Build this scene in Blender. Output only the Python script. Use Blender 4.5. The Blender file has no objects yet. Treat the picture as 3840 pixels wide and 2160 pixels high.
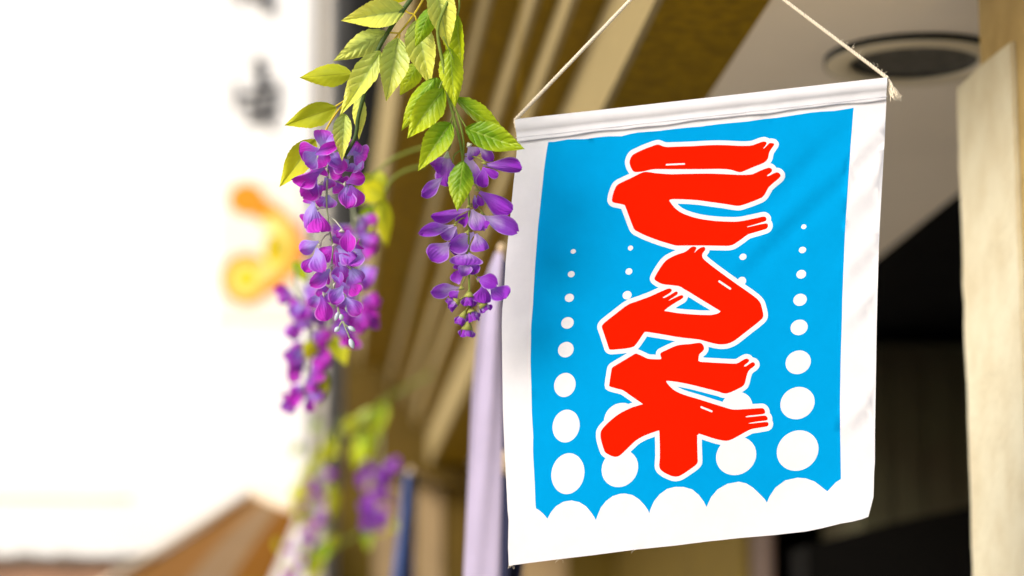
import bpy, bmesh, math, random
import numpy as np
from mathutils import Vector, Matrix
from mathutils.geometry import delaunay_2d_cdt

random.seed(7)
C = bpy.context.scene.collection
R = math.radians
# ------------------------------------------------------------------ camera
F = 85.0 / 36.0 * 3840.0            # focal length in photo pixels
EYE = Vector((0.0, 0.0, 1.6))
TH = R(10.0)                        # looking up
PS = math.atan(770.0 / F * math.cos(TH))   # turned right of the street's direction (+Y)
FW = Vector((math.sin(PS) * math.cos(TH), math.cos(PS) * math.cos(TH), math.sin(TH)))
RT = Vector((math.cos(PS), -math.sin(PS), 0.0))
UP = RT.cross(FW)
FOCUS = 2.55
cam = bpy.data.cameras.new("camera")
cam.lens = 85.0
cam.sensor_width = 36.0
cam.clip_start = 0.05
cam.clip_end = 400.0
cam.dof.use_dof = True
cam.dof.focus_distance = FOCUS
cam.dof.aperture_fstop = 2.8
cam.dof.aperture_blades = 0
camo = bpy.data.objects.new("camera", cam)
C.objects.link(camo)
camo.matrix_world = Matrix(((RT.x, UP.x, -FW.x, EYE.x), (RT.y, UP.y, -FW.y, EYE.y), (RT.z, UP.z, -FW.z, EYE.z), (0, 0, 0, 1)))
sc = bpy.context.scene
sc.camera = camo
# ------------------------------------------------------------------ light
SUN_EL, SUN_AZ = R(26.0), R(52.0)   # azimuth measured from straight behind the camera (-Y) towards the left (-X)
sun_dir = Vector((-math.sin(SUN_AZ) * math.cos(SUN_EL), -math.cos(SUN_AZ) * math.cos(SUN_EL), math.sin(SUN_EL)))
sl = bpy.data.lights.new("sun", 'SUN')
sl.energy = 1.5
sl.angle = R(28.0)
sl.color = (1.0, 0.99, 0.98)
so = bpy.data.objects.new("sun", sl)
C.objects.link(so)
so.rotation_euler = sun_dir.to_track_quat('Z', 'Y').to_euler()
so.location = (-3, -3, 8)
w = bpy.data.worlds.new("World")
sc.world = w
w.use_nodes = True
nt = w.node_tree
bg = nt.nodes["Background"]
sky = nt.nodes.new("ShaderNodeTexSky")
sky.sky_type = 'NISHITA'
sky.sun_disc = False
sky.sun_elevation = SUN_EL
sky.sun_rotation = math.atan2(sun_dir.x, sun_dir.y)
sky.dust_density = 4.0
sky.ozone_density = 0.6
nt.links.new(sky.outputs[0], bg.inputs[0])
bg.inputs[1].default_value = 0.10
sc.view_settings.view_transform = 'Standard'
sc.view_settings.look = 'None'
sc.view_settings.gamma = 1.0
sc.view_settings.use_curve_mapping = False
sc.view_settings.exposure = 0.84

# ------------------------------------------------------------------ helpers
def ray(px, py):
    return FW + RT * ((px - 1920.0) / F) - UP * ((py - 1080.0) / F)
def P(px, py, d):                   # point at distance d along the lens axis
    return EYE + ray(px, py) * d
def PY(px, py, y):                  # point on the plane Y = y (across the street)
    r = ray(px, py)
    return EYE + r * (y / r.y)
def lin(c):
    return tuple((x / 12.92 if x <= 0.04045 else ((x + 0.055) / 1.055) ** 2.4) for x in c)

def tag(o, label=None, cat=None, group=None, kind=None):
    if label: o['label'] = label
    if cat: o['category'] = cat
    if group: o['group'] = group
    if kind: o['kind'] = kind
    return o
def empty(name, loc, label=None, cat=None, group=None):
    o = bpy.data.objects.new(name, None)
    o.empty_display_size = 0.02
    C.objects.link(o)
    o.location = loc
    return tag(o, label, cat, group)
def base_of(parent):
    v = Vector((0, 0, 0))
    while parent is not None:
        v += parent.location
        parent = parent.parent
    return v
def link(name, me, parent=None, loc=None):
    """me is in world coordinates; with a parent its vertices are shifted so that the child rests at identity"""
    o = bpy.data.objects.new(name, me)
    C.objects.link(o)
    if parent is not None:
        o.parent = parent
    return o
def mesh_obj(name, verts, faces, mats, parent=None, smooth=False, mi=None, uvs=None, origin=None):
    off = base_of(parent)
    org = Vector(origin) if origin is not None else (off if parent is not None else Vector((0, 0, 0)))
    me = bpy.data.meshes.new(name)
    me.from_pydata([tuple(Vector(v) - org) for v in verts], [], faces)
    for m in (mats if isinstance(mats, (list, tuple)) else [mats]):
        me.materials.append(m)
    if mi is not None:
        me.polygons.foreach_set('material_index', mi)
    if smooth:
        me.polygons.foreach_set('use_smooth', [True] * len(me.polygons))
    if uvs is not None:
        ul = me.uv_layers.new(name="UVMap")
        for l in me.loops:
            ul.data[l.index].uv = uvs[l.vertex_index]
    me.update()
    o = link(name, me, parent)
    if parent is not None:
        o.location = org - off
    elif origin is not None:
        o.location = org
    return o
def bm_obj(name, bm, mat, parent=None, smooth=False):
    off = base_of(parent)
    bmesh.ops.translate(bm, verts=bm.verts, vec=-off)
    me = bpy.data.meshes.new(name)
    bm.to_mesh(me); bm.free()
    me.materials.append(mat)
    if smooth:
        me.polygons.foreach_set('use_smooth', [True] * len(me.polygons))
    return link(name, me, parent)
def box(bm, x0, x1, y0, y1, z0, z1, bev=0.0):
    r = bmesh.ops.create_cube(bm, size=1.0)
    vs = r['verts']
    for v in vs:
        v.co = Vector(((x0 + x1) / 2 + v.co.x * (x1 - x0), (y0 + y1) / 2 + v.co.y * (y1 - y0), (z0 + z1) / 2 + v.co.z * (z1 - z0)))
    if bev > 0:
        es = list({e for v in vs for e in v.link_edges})
        bmesh.ops.bevel(bm, geom=es, offset=bev, segments=2, profile=0.7, affect='EDGES')
def box_obj(name, x0, x1, y0, y1, z0, z1, mat, parent=None, bev=0.004):
    bm = bmesh.new()
    box(bm, x0, x1, y0, y1, z0, z1, bev)
    return bm_obj(name, bm, mat, parent)
def tube_data(pts, rad, seg=8, cap=True):
    pts = [Vector(p) for p in pts]
    if not isinstance(rad, (list, tuple)):
        rad = [rad] * len(pts)
    verts, faces = [], []
    t0 = (pts[1] - pts[0]).normalized()
    a = t0.orthogonal().normalized()
    for i, p in enumerate(pts):
        t = (pts[min(i + 1, len(pts) - 1)] - pts[max(i - 1, 0)]).normalized()
        a = (a - t * a.dot(t)).normalized()
        b = t.cross(a)
        for k in range(seg):
            an = 2 * math.pi * k / seg
            verts.append(p + (a * math.cos(an) + b * math.sin(an)) * rad[i])
    for i in range(len(pts) - 1):
        for k in range(seg):
            k2 = (k + 1) % seg
            faces.append((i * seg + k, i * seg + k2, (i + 1) * seg + k2, (i + 1) * seg + k))
    if cap:
        faces.append(tuple(range(seg))[::-1])
        faces.append(tuple((len(pts) - 1) * seg + k for k in range(seg)))
    return verts, faces
def join(*vf):
    V, Fc = [], []
    for v, f in vf:
        n = len(V)
        V += list(v)
        Fc += [tuple(i + n for i in q) for q in f]
    return V, Fc
def curve(pts, n=6):                # Catmull-Rom through 3-D points
    pts = [Vector(p) for p in pts]
    q = [pts[0] * 2 - pts[1]] + pts + [pts[-1] * 2 - pts[-2]]
    out = []
    for i in range(1, len(q) - 2):
        p0, p1, p2, p3 = q[i - 1], q[i], q[i + 1], q[i + 2]
        for k in range(n):
            t = k / n
            out.append(0.5 * ((2 * p1) + (p2 - p0) * t + (2 * p0 - 5 * p1 + 4 * p2 - p3) * t * t + (3 * p1 - p0 - 3 * p2 + p3) * t ** 3))
    out.append(pts[-1])
    return out

# ------------------------------------------------------------------ materials
def material(name, col, rough=0.7, var=0.12, scale=12.0, bump=0.0, bscale=60.0, spec=0.3, transl=0.0, col2=None, metal=0.0, detail=5.0):
    m = bpy.data.materials.new(name)
    m.use_nodes = True
    t = m.node_tree
    b = t.nodes["Principled BSDF"]
    b.inputs["Roughness"].default_value = rough
    b.inputs["Specular IOR Level"].default_value = spec
    b.inputs["Metallic"].default_value = metal
    tc = t.nodes.new("ShaderNodeTexCoord")
    n = t.nodes.new("ShaderNodeTexNoise")
    n.inputs["Scale"].default_value = scale
    n.inputs["Detail"].default_value = detail
    t.links.new(tc.outputs["Object"], n.inputs["Vector"])
    r = t.nodes.new("ShaderNodeValToRGB")
    c2 = col2 if col2 else tuple(c * (1 - var * 2) for c in col)
    r.color_ramp.elements[0].position = 0.3
    r.color_ramp.elements[0].color = (*c2, 1)
    r.color_ramp.elements[1].position = 0.62
    r.color_ramp.elements[1].color = (*col, 1)
    t.links.new(n.outputs["Fac"], r.inputs[0])
    t.links.new(r.outputs[0], b.inputs["Base Color"])
    if bump > 0:
        n2 = t.nodes.new("ShaderNodeTexNoise")
        n2.inputs["Scale"].default_value = bscale
        n2.inputs["Detail"].default_value = 4
        t.links.new(tc.outputs["Object"], n2.inputs["Vector"])
        bu = t.nodes.new("ShaderNodeBump")
        bu.inputs["Strength"].default_value = bump
        bu.inputs["Distance"].default_value = 0.004
        t.links.new(n2.outputs["Fac"], bu.inputs["Height"])
        t.links.new(bu.outputs[0], b.inputs["Normal"])
    if transl > 0:
        tr = t.nodes.new("ShaderNodeBsdfTranslucent")
        t.links.new(r.outputs[0], tr.inputs[0])
        mx = t.nodes.new("ShaderNodeMixShader")
        mx.inputs[0].default_value = transl
        t.links.new(b.outputs[0], mx.inputs[1])
        t.links.new(tr.outputs[0], mx.inputs[2])
        t.links.new(mx.outputs[0], t.nodes["Material Output"].inputs[0])
    return m

def cloth_material(name, col, transl=0.12):
    m = bpy.data.materials.new(name)
    m.use_nodes = True
    t = m.node_tree
    b = t.nodes["Principled BSDF"]
    b.inputs["Roughness"].default_value = 0.85
    b.inputs["Specular IOR Level"].default_value = 0.02
    tc = t.nodes.new("ShaderNodeTexCoord")
    n = t.nodes.new("ShaderNodeTexNoise")
    n.inputs["Scale"].default_value = 45.0
    n.inputs["Detail"].default_value = 9.0
    n.inputs["Roughness"].default_value = 0.75
    t.links.new(tc.outputs["Object"], n.inputs["Vector"])
    r = t.nodes.new("ShaderNodeValToRGB")
    r.color_ramp.elements[0].position = 0.25
    r.color_ramp.elements[0].color = (*(c * 0.93 for c in col), 1)
    r.color_ramp.elements[1].position = 0.7
    r.color_ramp.elements[1].color = (*col, 1)
    t.links.new(n.outputs["Fac"], r.inputs[0])
    t.links.new(r.outputs[0], b.inputs["Base Color"])
    w1 = t.nodes.new("ShaderNodeTexNoise")
    w1.inputs["Scale"].default_value = 900.0
    t.links.new(tc.outputs["Object"], w1.inputs["Vector"])
    bu = t.nodes.new("ShaderNodeBump")
    bu.inputs["Strength"].default_value = 0.25
    bu.inputs["Distance"].default_value = 0.0006
    t.links.new(w1.outputs["Fac"], bu.inputs["Height"])
    t.links.new(bu.outputs[0], b.inputs["Normal"])
    tr = t.nodes.new("ShaderNodeBsdfTranslucent")
    t.links.new(r.outputs[0], tr.inputs[0])
    mx = t.nodes.new("ShaderNodeMixShader")
    mx.inputs[0].default_value = transl
    t.links.new(b.outputs[0], mx.inputs[1])
    t.links.new(tr.outputs[0], mx.inputs[2])
    t.links.new(mx.outputs[0], t.nodes["Material Output"].inputs[0])
    return m

def leaf_material(name, c_base, c_tip, c_rib, transl=0.35, rough=0.42, relief=0.5):
    m = bpy.data.materials.new(name)
    m.use_nodes = True
    t = m.node_tree
    L = t.links.new
    b = t.nodes["Principled BSDF"]
    b.inputs["Roughness"].default_value = rough
    b.inputs["Specular IOR Level"].default_value = 0.35
    uv = t.nodes.new("ShaderNodeUVMap")
    sx = t.nodes.new("ShaderNodeSeparateXYZ")
    L(uv.outputs[0], sx.inputs[0])
    def mth(op, a, bb):
        n = t.nodes.new("ShaderNodeMath"); n.operation = op
        for i, v in enumerate((a, bb)):
            if v is None: continue
            if isinstance(v, (int, float)): n.inputs[i].default_value = v
            else: L(v, n.inputs[i])
        return n.outputs[0]
    u, v = sx.outputs[0], sx.outputs[1]
    av = mth('ABSOLUTE', mth('SUBTRACT', v, 0.5), None)          # 0 on the midrib, .5 at the edge
    oi = t.nodes.new("ShaderNodeObjectInfo")
    ns = t.nodes.new("ShaderNodeTexNoise")
    ns.inputs["Scale"].default_value = 3.0
    ns.inputs["Detail"].default_value = 3.0
    L(uv.outputs[0], ns.inputs["Vector"])
    g = mth('ADD', mth('ADD', mth('MULTIPLY', u, 0.7), mth('MULTIPLY', av, 0.5)), mth('MULTIPLY', mth('SUBTRACT', ns.outputs[0], 0.5), 0.6))
    g = mth('ADD', g, mth('MULTIPLY', mth('SUBTRACT', oi.outputs["Random"], 0.5), 0.5))
    r = t.nodes.new("ShaderNodeValToRGB")
    r.color_ramp.elements[0].position = 0.15
    r.color_ramp.elements[0].color = (*c_base, 1)
    r.color_ramp.elements[1].position = 0.8
    r.color_ramp.elements[1].color = (*c_tip, 1)
    L(g, r.inputs[0])
    rib = t.nodes.new("ShaderNodeMapRange")
    rib.inputs[1].default_value = 0.008; rib.inputs[2].default_value = 0.035
    rib.inputs[3].default_value = 0.65; rib.inputs[4].default_value = 0.0
    L(av, rib.inputs[0])
    mc = t.nodes.new("ShaderNodeMix"); mc.data_type = 'RGBA'
    L(rib.outputs[0], mc.inputs[0]); L(r.outputs[0], mc.inputs[6])
    mc.inputs[7].default_value = (*c_rib, 1)
    L(mc.outputs[2], b.inputs["Base Color"])
    ph = mth('MULTIPLY', mth('SUBTRACT', u, mth('ADD', mth('MULTIPLY', av, 0.45), mth('MULTIPLY', ns.outputs[0], 0.10))), 2 * math.pi * 7.5)
    h = mth('ADD', mth('POWER', mth('ABSOLUTE', mth('SINE', mth('MULTIPLY', ph, 0.5), None), None), 0.6), mth('MULTIPLY', ns.outputs[0], 0.3))
    bu = t.nodes.new("ShaderNodeBump")
    bu.inputs["Strength"].default_value = relief
    bu.inputs["Distance"].default_value = 0.0016
    L(h, bu.inputs["Height"]); L(bu.outputs[0], b.inputs["Normal"])
    tr = t.nodes.new("ShaderNodeBsdfTranslucent")
    L(mc.outputs[2], tr.inputs[0])
    mx = t.nodes.new("ShaderNodeMixShader")
    mx.inputs[0].default_value = transl
    L(b.outputs[0], mx.inputs[1]); L(tr.outputs[0], mx.inputs[2])
    L(mx.outputs[0], t.nodes["Material Output"].inputs[0])
    return m

def petal_material(name, c_base, c_mid, c_tip, transl=0.35):
    m = bpy.data.materials.new(name)
    m.use_nodes = True
    t = m.node_tree
    L = t.links.new
    b = t.nodes["Principled BSDF"]
    b.inputs["Roughness"].default_value = 0.7
    b.inputs["Specular IOR Level"].default_value = 0.15
    uv = t.nodes.new("ShaderNodeUVMap")
    sx = t.nodes.new("ShaderNodeSeparateXYZ")
    L(uv.outputs[0], sx.inputs[0])
    def mth(op, a, bb):
        n = t.nodes.new("ShaderNodeMath"); n.operation = op
        for i, v in enumerate((a, bb)):
            if v is None: continue
            if isinstance(v, (int, float)): n.inputs[i].default_value = v
            else: L(v, n.inputs[i])
        return n.outputs[0]
    oi = t.nodes.new("ShaderNodeObjectInfo")
    av = mth('ABSOLUTE', mth('SUBTRACT', sx.outputs[1], 0.5), None)
    ns = t.nodes.new("ShaderNodeTexNoise")
    ns.inputs["Scale"].default_value = 2.5
    L(uv.outputs[0], ns.inputs["Vector"])
    g = mth('ADD', sx.outputs[0], mth('MULTIPLY', mth('SUBTRACT', ns.outputs[0], 0.5), 0.5))
    g = mth('ADD', g, mth('MULTIPLY', av, 0.35))
    g = mth('ADD', g, mth('MULTIPLY', mth('SUBTRACT', oi.outputs["Random"], 0.5), 0.9))
    r = t.nodes.new("ShaderNodeValToRGB")
    e = r.color_ramp.elements
    e[0].position = 0.05; e[0].color = (*c_base, 1)
    e[1].position = 0.95; e[1].color = (*c_tip, 1)
    x = e.new(0.45); x.color = (*c_mid, 1)
    L(g, r.inputs[0])
    ed = t.nodes.new("ShaderNodeMapRange")
    ed.inputs[1].default_value = 0.43; ed.inputs[2].default_value = 0.5
    ed.inputs[3].default_value = 0.0; ed.inputs[4].default_value = 0.55
    L(av, ed.inputs[0])
    me_ = t.nodes.new("ShaderNodeMix"); me_.data_type = 'RGBA'
    L(ed.outputs[0], me_.inputs[0]); L(r.outputs[0], me_.inputs[6])
    me_.inputs[7].default_value = (*(min(1, 0.35 + 0.65 * q) for q in c_base), 1)
    L(me_.outputs[2], b.inputs["Base Color"])
    wv = mth('SINE', mth('ADD', mth('MULTIPLY', sx.outputs[1], 48.0), mth('MULTIPLY', ns.outputs[0], 7.0)), None)
    bu = t.nodes.new("ShaderNodeBump")
    bu.inputs["Strength"].default_value = 0.35
    bu.inputs["Distance"].default_value = 0.0007
    L(wv, bu.inputs["Height"]); L(bu.outputs[0], b.inputs["Normal"])
    tr = t.nodes.new("ShaderNodeBsdfTranslucent")
    L(r.outputs[0], tr.inputs[0])
    mx = t.nodes.new("ShaderNodeMixShader")
    mx.inputs[0].default_value = transl
    L(b.outputs[0], mx.inputs[1]); L(tr.outputs[0], mx.inputs[2])
    L(mx.outputs[0], t.nodes["Material Output"].inputs[0])
    return m

M = {}
M['ground'] = material("concrete_paving", (0.50, 0.48, 0.44), 0.9, 0.08, 3.0)
M['white_wall'] = material("white_render", (0.86, 0.86, 0.86), 0.8, 0.01, 2.0)
M['ledge'] = material("cream_ledge", (0.82, 0.79, 0.71), 0.8, 0.03, 4.0)
M['ink'] = material("black_sign_paint", (0.03, 0.03, 0.035), 0.6, 0.1)
M['orange_print'] = material("orange_print", (0.84, 0.28, 0.01), 0.6, 0.05, 8.0)
M['yellow_print'] = material("yellow_print", (0.86, 0.62, 0.0), 0.6, 0.04, 8.0)
M['pale_print'] = material("pale_yellow_print", (0.88, 0.70, 0.20), 0.6, 0.04, 8.0)
M['olive_print'] = material("olive_print", (0.30, 0.25, 0.02), 0.6, 0.04, 8.0)
M['poster'] = material("poster_paper", (0.84, 0.82, 0.74), 0.7, 0.02, 5.0)
M['steel_light'] = material("pale_grey_paint", (0.50, 0.47, 0.42), 0.6, 0.08, 5.0)
M['steel_mid'] = material("grey_paint", (0.22, 0.205, 0.18), 0.6, 0.1, 5.0)
M['pier'] = material("dark_grey_render", (0.125, 0.115, 0.10), 0.8, 0.2, 2.0)
M['soffit'] = material("brown_stucco", (0.25, 0.152, 0.001), 0.9, 0.0, 45.0, 0.4, 120.0, 0.1, col2=(0.145, 0.086, 0.001), detail=8.0)
M['riser'] = material("beige_stucco", (0.285, 0.225, 0.105), 0.9, 0.04, 25.0, 0.5, 120.0, 0.1)
M['ceiling'] = material("taupe_ceiling_paint", (0.80, 0.70, 0.55), 0.9, 0.03, 3.0)
M['cream'] = material("cream_weathered_paint", (0.60, 0.565, 0.42), 0.85, 0.0, 14.0, 0.9, 60.0, 0.1, col2=(0.53, 0.475, 0.33), detail=8.0)
M['tan'] = material("tan_plaster", (0.46, 0.34, 0.14), 0.85, 0.0, 14.0, 0.5, 80.0, 0.15, col2=(0.36, 0.26, 0.10))
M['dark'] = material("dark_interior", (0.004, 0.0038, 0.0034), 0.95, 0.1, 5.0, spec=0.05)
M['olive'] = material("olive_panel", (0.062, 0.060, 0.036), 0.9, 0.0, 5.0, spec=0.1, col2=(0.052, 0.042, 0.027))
M['ochre'] = material("ochre_wall", (0.10, 0.066, 0.004), 0.9, 0.1, 8.0, 0.3, 90.0)
M['beam'] = material("dark_brown_beam", (0.10, 0.062, 0.006), 0.9, 0.1, 8.0)
M['jamb'] = material("rosy_brown_jamb", (0.08, 0.052, 0.040), 0.7, 0.1, 8.0)
M['beige_panel'] = material("beige_wall_panel", (0.33, 0.24, 0.13), 0.85, 0.1, 8.0)
M['lamp_trim'] = material("cream_metal_trim", (0.64, 0.55, 0.37), 0.4, 0.03, 4.0, spec=0.5)
M['lamp_dark'] = material("dark_reflector", (0.06, 0.055, 0.042), 0.45, 0.0, 40.0, spec=0.3, col2=(0.13, 0.12, 0.095))
M['lamp_edge'] = material("black_metal_edge", (0.02, 0.02, 0.012), 0.5, 0.1, 5.0)
M['lilac'] = material("lilac_cloth", (0.47, 0.425, 0.60), 0.9, 0.04, 20.0, spec=0.05, transl=0.2)
M['navy'] = material("navy_cloth", (0.025, 0.028, 0.06), 0.9, 0.1, 20.0, spec=0.05)
M['blue_cloth'] = material("blue_cloth", (0.07, 0.11, 0.28), 0.9, 0.1, 20.0, spec=0.05, transl=0.1)
M['wood'] = material("pale_wood", (0.62, 0.49, 0.33), 0.5, 0.06, 30.0)
M['cord'] = material("cotton_cord", (0.74, 0.66, 0.52), 0.9, 0.05, 200.0, 0.3, 700.0, 0.1)
M['awn_brown'] = material("orange_brown_canvas", (0.27, 0.125, 0.028), 0.9, 0.06, 6.0, transl=0.25)
M['awn_deep'] = material("deep_orange_canvas", (0.24, 0.095, 0.004), 0.9, 0.06, 6.0, transl=0.25)
M['awn_beige'] = material("beige_canvas", (0.29, 0.19, 0.10), 0.9, 0.06, 6.0, transl=0.25)
M['awn_lit_hem'] = material("lit_canvas_hem", (0.75, 0.66, 0.52), 0.9, 0.03, 6.0)  # light along the awning's edge is put into this cream colour
M['tile'] = material("grey_roof_tile", (0.14, 0.13, 0.11), 0.7, 0.1, 8.0)
M['eave'] = material("brown_eave_board", (0.34, 0.20, 0.13), 0.8, 0.1, 8.0)
M['cloth_white'] = cloth_material("white_banner_cloth", (0.71, 0.715, 0.755))
M['cloth_blue'] = cloth_material("blue_banner_print", (0.0, 0.292, 0.65))
M['cloth_red'] = cloth_material("red_banner_print", (0.80, 0.010, 0.0))
M['leaf_pale_lit'] = leaf_material("pale_lit_leaf", (0.46, 0.58, 0.13), (0.82, 0.82, 0.12), (0.42, 0.54, 0.12), 0.3, 0.36, 0.6)  # yellowish green, with the left leaves' stronger light put into the colour
M['leaf_back'] = leaf_material("yellow_leaf", (0.40, 0.46, 0.014), (0.68, 0.67, 0.008), (0.24, 0.27, 0.008), 0.4, 0.6, 0.15)
M['leaf_green'] = leaf_material("lime_leaf", (0.16, 0.33, 0.006), (0.54, 0.65, 0.010), (0.40, 0.55, 0.08), 0.38)
M['stem_dark'] = material("dark_green_stem", (0.045, 0.085, 0.015), 0.6, 0.1, 60.0, 0.3, 200.0)
M['stem_green'] = material("green_stem", (0.17, 0.24, 0.03), 0.6, 0.1, 60.0, 0.3, 200.0)
M['stem_yellow'] = material("yellow_stem", (0.55, 0.42, 0.02), 0.5, 0.05, 60.0)
M['stem_grey'] = material("grey_green_stem", (0.30, 0.34, 0.22), 0.6, 0.1, 60.0)
M['calyx'] = material("olive_calyx", (0.27, 0.29, 0.06), 0.6, 0.1, 90.0)
M['calyx_pale'] = material("pale_calyx", (0.50, 0.52, 0.42), 0.6, 0.06, 90.0)
M['bud_pale'] = material("pale_blue_bud", (0.46, 0.53, 0.60), 0.6, 0.06, 90.0)
M['petal_violet'] = petal_material("violet_petal", (0.56, 0.42, 0.78), (0.32, 0.09, 0.60), (0.27, 0.03, 0.50))
M['petal_pink'] = petal_material("magenta_petal", (0.44, 0.36, 0.86), (0.38, 0.12, 0.68), (0.52, 0.035, 0.56))

M['petal_deep'] = petal_material("deep_purple_petal", (0.45, 0.20, 0.80), (0.36, 0.06, 0.70), (0.28, 0.015, 0.52))
# ------------------------------------------------------------------ setting
def sheet(name, x0, x1, y0, y1, z, mat):
    o = mesh_obj(name, [(x0, y0, z), (x1, y0, z), (x1, y1, z), (x0, y1, z)], [(0, 1, 2, 3)], mat)
    o['kind'] = 'structure'
    return o
sheet("ground", -150, 150, -150, 150, 0.0, M['ground'])

E = 1.6                              # eye height: the canopy heights below are measured from it
Y0, Y1 = 2.3, 9.6
# stepped canopy: soffit boards climb outwards to the street, each with a lit riser
can = empty("stepped_canopy", (0.4, Y1, E), "long brown stepped canopy with beige risers overhead behind the flowers and banner", "canopy")
steps = [(0.4765, 0.605, 0.970), (0.4216, 0.4755, 1.135), (0.3820, 0.4206, 1.2025), (0.3208, 0.3810, 1.2785), (0.1950, 0.3198, 1.365)]
for i, (xa, xb, z) in enumerate(steps):
    box_obj("soffit_board", xa + 0.0005, xb + 0.02, Y0, Y1, E + z + 0.001, E + z + 0.022, M['soffit'], can, 0.002)
tops = [1.135, 1.2025, 1.2785, 1.365, 1.61]
for i, (xa, xb, z) in enumerate(steps):
    box_obj("riser_board", xa - 0.012, xa, Y0 - 0.002, Y1, E + z, E + tops[i] - 0.001, M['riser'], can, 0.002)
box_obj("roof_slab", 0.183, 1.60, Y0 + 0.01, Y1, E + 1.612, E + 1.72, M['riser'], can, 0.004)

shop = empty("shop_front", (1.3, 6.5, 0.0), "shop front under the canopy with taupe ceiling and dark open interior", "shop")
WX = 1.2175
box_obj("ceiling", 0.607, 0.892, Y0, 3.1099, E + 0.972, E + 1.05, M['ceiling'], shop, 0.0)
box_obj("ceiling", 0.607, WX, 3.11, 9.6, E + 0.972, E + 1.05, M['ceiling'], shop, 0.0)
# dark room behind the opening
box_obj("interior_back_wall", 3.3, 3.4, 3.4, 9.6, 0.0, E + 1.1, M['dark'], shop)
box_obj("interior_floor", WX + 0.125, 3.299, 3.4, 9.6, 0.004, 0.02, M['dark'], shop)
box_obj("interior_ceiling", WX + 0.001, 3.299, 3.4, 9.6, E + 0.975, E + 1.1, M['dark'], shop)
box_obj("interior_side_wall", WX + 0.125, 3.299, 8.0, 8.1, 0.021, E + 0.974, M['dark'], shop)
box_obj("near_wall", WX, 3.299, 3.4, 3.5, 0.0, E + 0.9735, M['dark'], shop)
# wall with ochre render, jamb and pale panel
def wall_y(px): # distance along the street where the shop-wall plane shows at photo column px (row 2110)
    r = ray(px, 2110)
    return WX / r.x * r.y
ya, yb, yc, yd = wall_y(2888), wall_y(2820), wall_y(2790), wall_y(2125)
box_obj("door_jamb", WX - 0.004, WX + 0.012, ya, yb, 0.0, E + 0.9705, M['jamb'], shop)
box_obj("dark_reveal", WX + 0.03, WX + 0.12, yb + 0.002, yc, 0.0, E + 0.971, M['dark'], shop)
box_obj("ochre_wall", WX, WX + 0.12, yc + 0.002, 9.72, 0.0, E + 0.971, M['ochre'], shop)
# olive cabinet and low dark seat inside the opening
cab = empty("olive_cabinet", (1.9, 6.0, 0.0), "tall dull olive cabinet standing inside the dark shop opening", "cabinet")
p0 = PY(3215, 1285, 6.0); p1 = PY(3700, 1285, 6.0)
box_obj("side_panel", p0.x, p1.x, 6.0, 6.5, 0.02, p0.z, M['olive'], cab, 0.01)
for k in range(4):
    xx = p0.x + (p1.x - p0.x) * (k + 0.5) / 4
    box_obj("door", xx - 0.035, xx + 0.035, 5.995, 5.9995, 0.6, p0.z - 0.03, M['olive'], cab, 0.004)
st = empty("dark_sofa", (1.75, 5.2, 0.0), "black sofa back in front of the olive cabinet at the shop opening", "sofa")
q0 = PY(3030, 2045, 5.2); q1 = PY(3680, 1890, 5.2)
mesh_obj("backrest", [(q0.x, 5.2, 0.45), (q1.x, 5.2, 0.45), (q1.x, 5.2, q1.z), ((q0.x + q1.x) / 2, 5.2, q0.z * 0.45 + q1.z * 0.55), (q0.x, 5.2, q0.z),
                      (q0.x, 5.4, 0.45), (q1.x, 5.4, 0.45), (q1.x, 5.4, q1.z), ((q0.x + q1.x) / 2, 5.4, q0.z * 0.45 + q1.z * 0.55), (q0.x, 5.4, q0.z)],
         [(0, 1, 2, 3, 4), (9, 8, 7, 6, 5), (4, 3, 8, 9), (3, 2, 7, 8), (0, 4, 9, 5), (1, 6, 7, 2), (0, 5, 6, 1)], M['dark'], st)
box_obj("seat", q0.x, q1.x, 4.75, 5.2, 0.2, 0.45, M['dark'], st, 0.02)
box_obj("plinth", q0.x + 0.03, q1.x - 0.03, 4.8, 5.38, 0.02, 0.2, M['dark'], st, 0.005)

# far cross wall below the canopy's end
cw = empty("cross_wall", (0.8, 9.55, 0.0), "far brown wall with beige panels closing the end of the canopy", "wall")
def xat(px, y, py=2000): return PY(px, py, y).x
zt = PY(1600, 1815, 9.5).z
box_obj("beam", xat(1545, 9.5), WX, 9.502, 9.7, zt, E + 0.969, M['beam'], cw, 0.003)
box_obj("end_board", xat(1290, 9.52), WX, 9.71, 9.8, E + 0.6, E + 1.6, M['beam'], cw, 0.003)
cuts = [(1265, 1400, 'ochre'), (1400, 1492, 'beige_panel'), (1492, 1560, 'beam'), (1560, 1662, 'beige_panel'), (1662, 1950, 'beam'), (1950, 2125, 'beige_panel'), (2125, 2280, 'ochre')]
for i, (a, b_, mm) in enumerate(cuts):
    box_obj("wall_panel", xat(a, 9.6) + 0.001, (WX - 0.001 if b_ == 2280 else xat(b_, 9.6) - 0.001), 9.60 + (0.01 if mm == 'beam' else 0.0), 9.7, 0.0, zt - 0.001, M[mm], cw, 0.003)

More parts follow.
